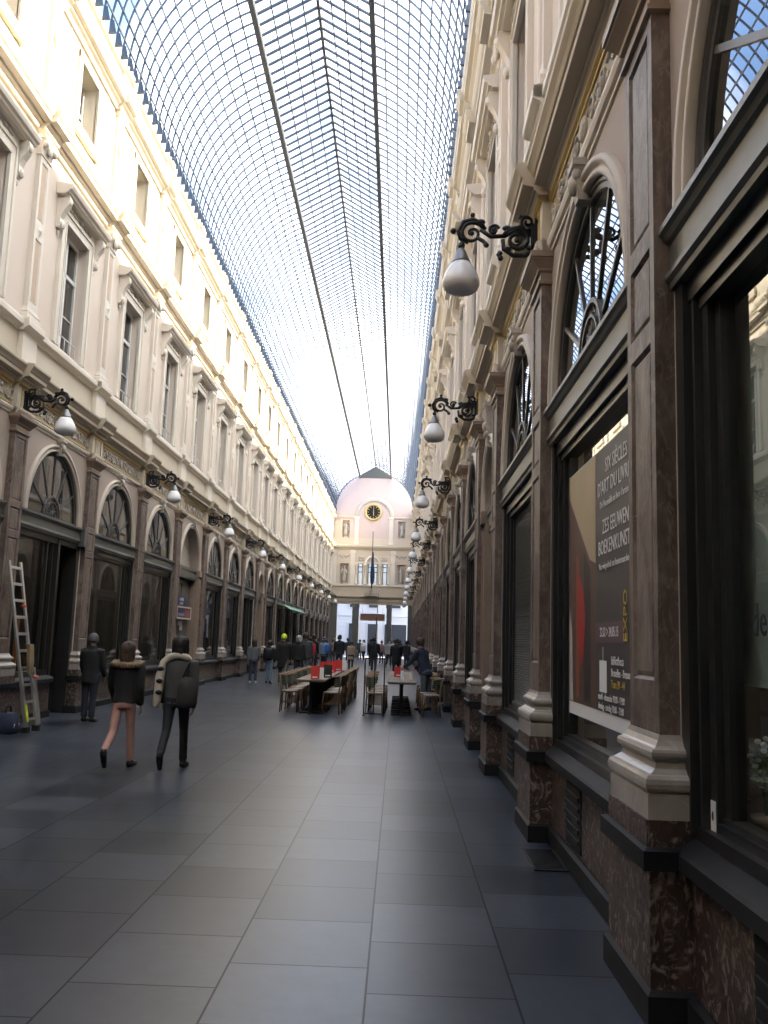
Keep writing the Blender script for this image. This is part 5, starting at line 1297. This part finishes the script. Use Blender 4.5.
far = [(-5.1, 57, 1.72, (.02, .02, .022), 'a black coat, leftmost of those in front of the gates'), (-4.4, 62, 1.7, (.20, .16, .14), 'a brown jacket near the left gate pier'), (-3.6, 66, 1.78, (.03, .035, .06), 'a dark blue jacket in front of the left gate pier'),
       (-2.7, 72, 1.7, (.55, .55, .56), 'a white top in front of the middle gate'), (-1.75, 60, 1.76, (.015, .015, .016), 'a black jacket in front of the middle gate'), (-1.2, 68, 1.68, (.30, .18, .17), 'a dusty red top in front of the middle gate'),
       (-.55, 58, 1.74, (.36, .35, .34), 'a pale grey coat left of the right gate pier'), (.15, 64, 1.74, (.02, .02, .025), 'dark clothes in front of the right gate'), (.55, 56, 1.7, (.012, .012, .014), 'a black coat beside the right wall'), (-.4, 76, 1.72, (.5, .5, .52), 'a white jacket near the right gate'),
       (-5.9, 66, 1.72, (.03, .03, .035), 'dark clothes along the far left wall'), (-3.3, 79, 1.72, (.04, .05, .08), 'a navy coat close to the middle gate'), (.8, 73, 1.7, (.25, .22, .2), 'a taupe coat close to the right gate')]
for i, (x, y, h, c, lab) in enumerate(far):
    person((x, y), h, rd.uniform(-.5, .5) + (PI if i % 3 == 0 else 0), 'distant person in ' + lab, (W, SW, S)[i % 3], ((.1, .2), (-.1, .3)), .0, c, (.025, .027, .035), vox=.04, hair=rd.choice([(.03, .02, .015), (.12, .08, .05), (.02, .02, .02)]))

# ------------------------------------------------------------------ light
w = bpy.data.worlds.new('World'); scene.world = w; w.use_nodes = True
nt = w.node_tree; nt.nodes.clear(); L = nt.links.new
out = N(nt, 'ShaderNodeOutputWorld'); bgd = N(nt, 'ShaderNodeBackground'); tc = N(nt, 'ShaderNodeTexCoord')
no = N(nt, 'ShaderNodeTexNoise'); no.inputs['Scale'].default_value = 2.2; no.inputs['Detail'].default_value = 6; no.inputs['Distortion'].default_value = .6
L(tc.outputs['Generated'], no.inputs['Vector'])
r = N(nt, 'ShaderNodeValToRGB'); e = r.color_ramp.elements
e[0].position = .46; e[0].color = (.21, .37, .68, 1); e[1].position = .58; e[1].color = (1.5, 1.5, 1.52, 1)
sx = N(nt, 'ShaderNodeSeparateXYZ'); L(tc.outputs['Generated'], sx.inputs[0])
hz = N(nt, 'ShaderNodeMath', operation='MULTIPLY_ADD'); hz.inputs[1].default_value = .55; L(sx.outputs[0], hz.inputs[0]); L(no.outputs['Fac'], hz.inputs[2])   # hazier towards the sun
lo = N(nt, 'ShaderNodeMapRange'); lo.inputs[1].default_value = .12; lo.inputs[2].default_value = .36; lo.inputs[3].default_value = .30; lo.inputs[4].default_value = 0; L(sx.outputs[2], lo.inputs[0])   # haze near the horizon
h2 = N(nt, 'ShaderNodeMath', operation='ADD'); L(hz.outputs[0], h2.inputs[0]); L(lo.outputs[0], h2.inputs[1])
L(h2.outputs[0], r.inputs[0]); L(r.outputs[0], bgd.inputs[0]); bgd.inputs[1].default_value = 1.7
L(bgd.outputs[0], out.inputs[0])
sd = bpy.data.lights.new('sun', 'SUN'); sd.energy = 12.5; sd.angle = math.radians(1.2); sd.color = (1, .84, .62)
so = bpy.data.objects.new('sun', sd); COL.objects.link(so)
EL = math.radians(27.5); AZ = math.radians(6)
dirv = Vector((math.cos(EL) * math.cos(AZ), math.cos(EL) * math.sin(AZ), math.sin(EL)))
so.rotation_euler = dirv.to_track_quat('Z', 'Y').to_euler(); so.location = (20, 20, 30)

for nm, p, en in (('shop_fill', (XR + .45, 2.6, 3.25), 9), ('shop_fill', (XR + .9, 6.2, 3.2), 7), ('shop_fill', (XL - 1.2, 17.3, 3.4), 5), ('shop_fill', (XL - 1.2, 21.1, 3.4), 6), ('shop_fill', (XL - 1.2, 25.0, 3.4), 6)):  # unseen fill lights added to brighten the shop interiors, without any fittings
    pl = bpy.data.lights.new(nm, 'POINT'); pl.energy = en; pl.shadow_soft_size = .12; pl.color = (1, .82, .62)
    po = bpy.data.objects.new(nm, pl); COL.objects.link(po); po.location = p

# ------------------------------------------------------------------ camera
cd = bpy.data.cameras.new('camera'); cam = bpy.data.objects.new('camera', cd); COL.objects.link(cam)
cd.sensor_fit = 'VERTICAL'; cd.sensor_height = 24; cd.lens = 24 * 900 / 1024; cd.clip_end = 400; cd.clip_start = .05
yaw, pitch, roll = -.0197, .1427, .0314
fwd = Vector((math.sin(yaw) * math.cos(pitch), math.cos(yaw) * math.cos(pitch), math.sin(pitch)))
r0 = Vector((math.cos(yaw), -math.sin(yaw), 0)); u0 = r0.cross(fwd)
rv = math.cos(roll) * r0 + math.sin(roll) * u0; uv = rv.cross(fwd)
cam.matrix_world = Matrix(((rv.x, uv.x, -fwd.x, 0), (rv.y, uv.y, -fwd.y, 0), (rv.z, uv.z, -fwd.z, 1.65), (0, 0, 0, 1)))
scene.camera = cam

vs = scene.view_settings
scene.display_settings.display_device = 'sRGB'
vs.view_transform = 'Standard'; vs.look = 'None'; vs.gamma = 1; vs.use_curve_mapping = False; vs.exposure = 1.36
cy = scene.cycles
cy.max_bounces = 8; cy.diffuse_bounces = 4; cy.glossy_bounces = 4; cy.transparent_max_bounces = 16; cy.transmission_bounces = 6
cy.caustics_reflective = False; cy.caustics_refractive = False; cy.sample_clamp_indirect = 6.0
cy.use_denoising = True
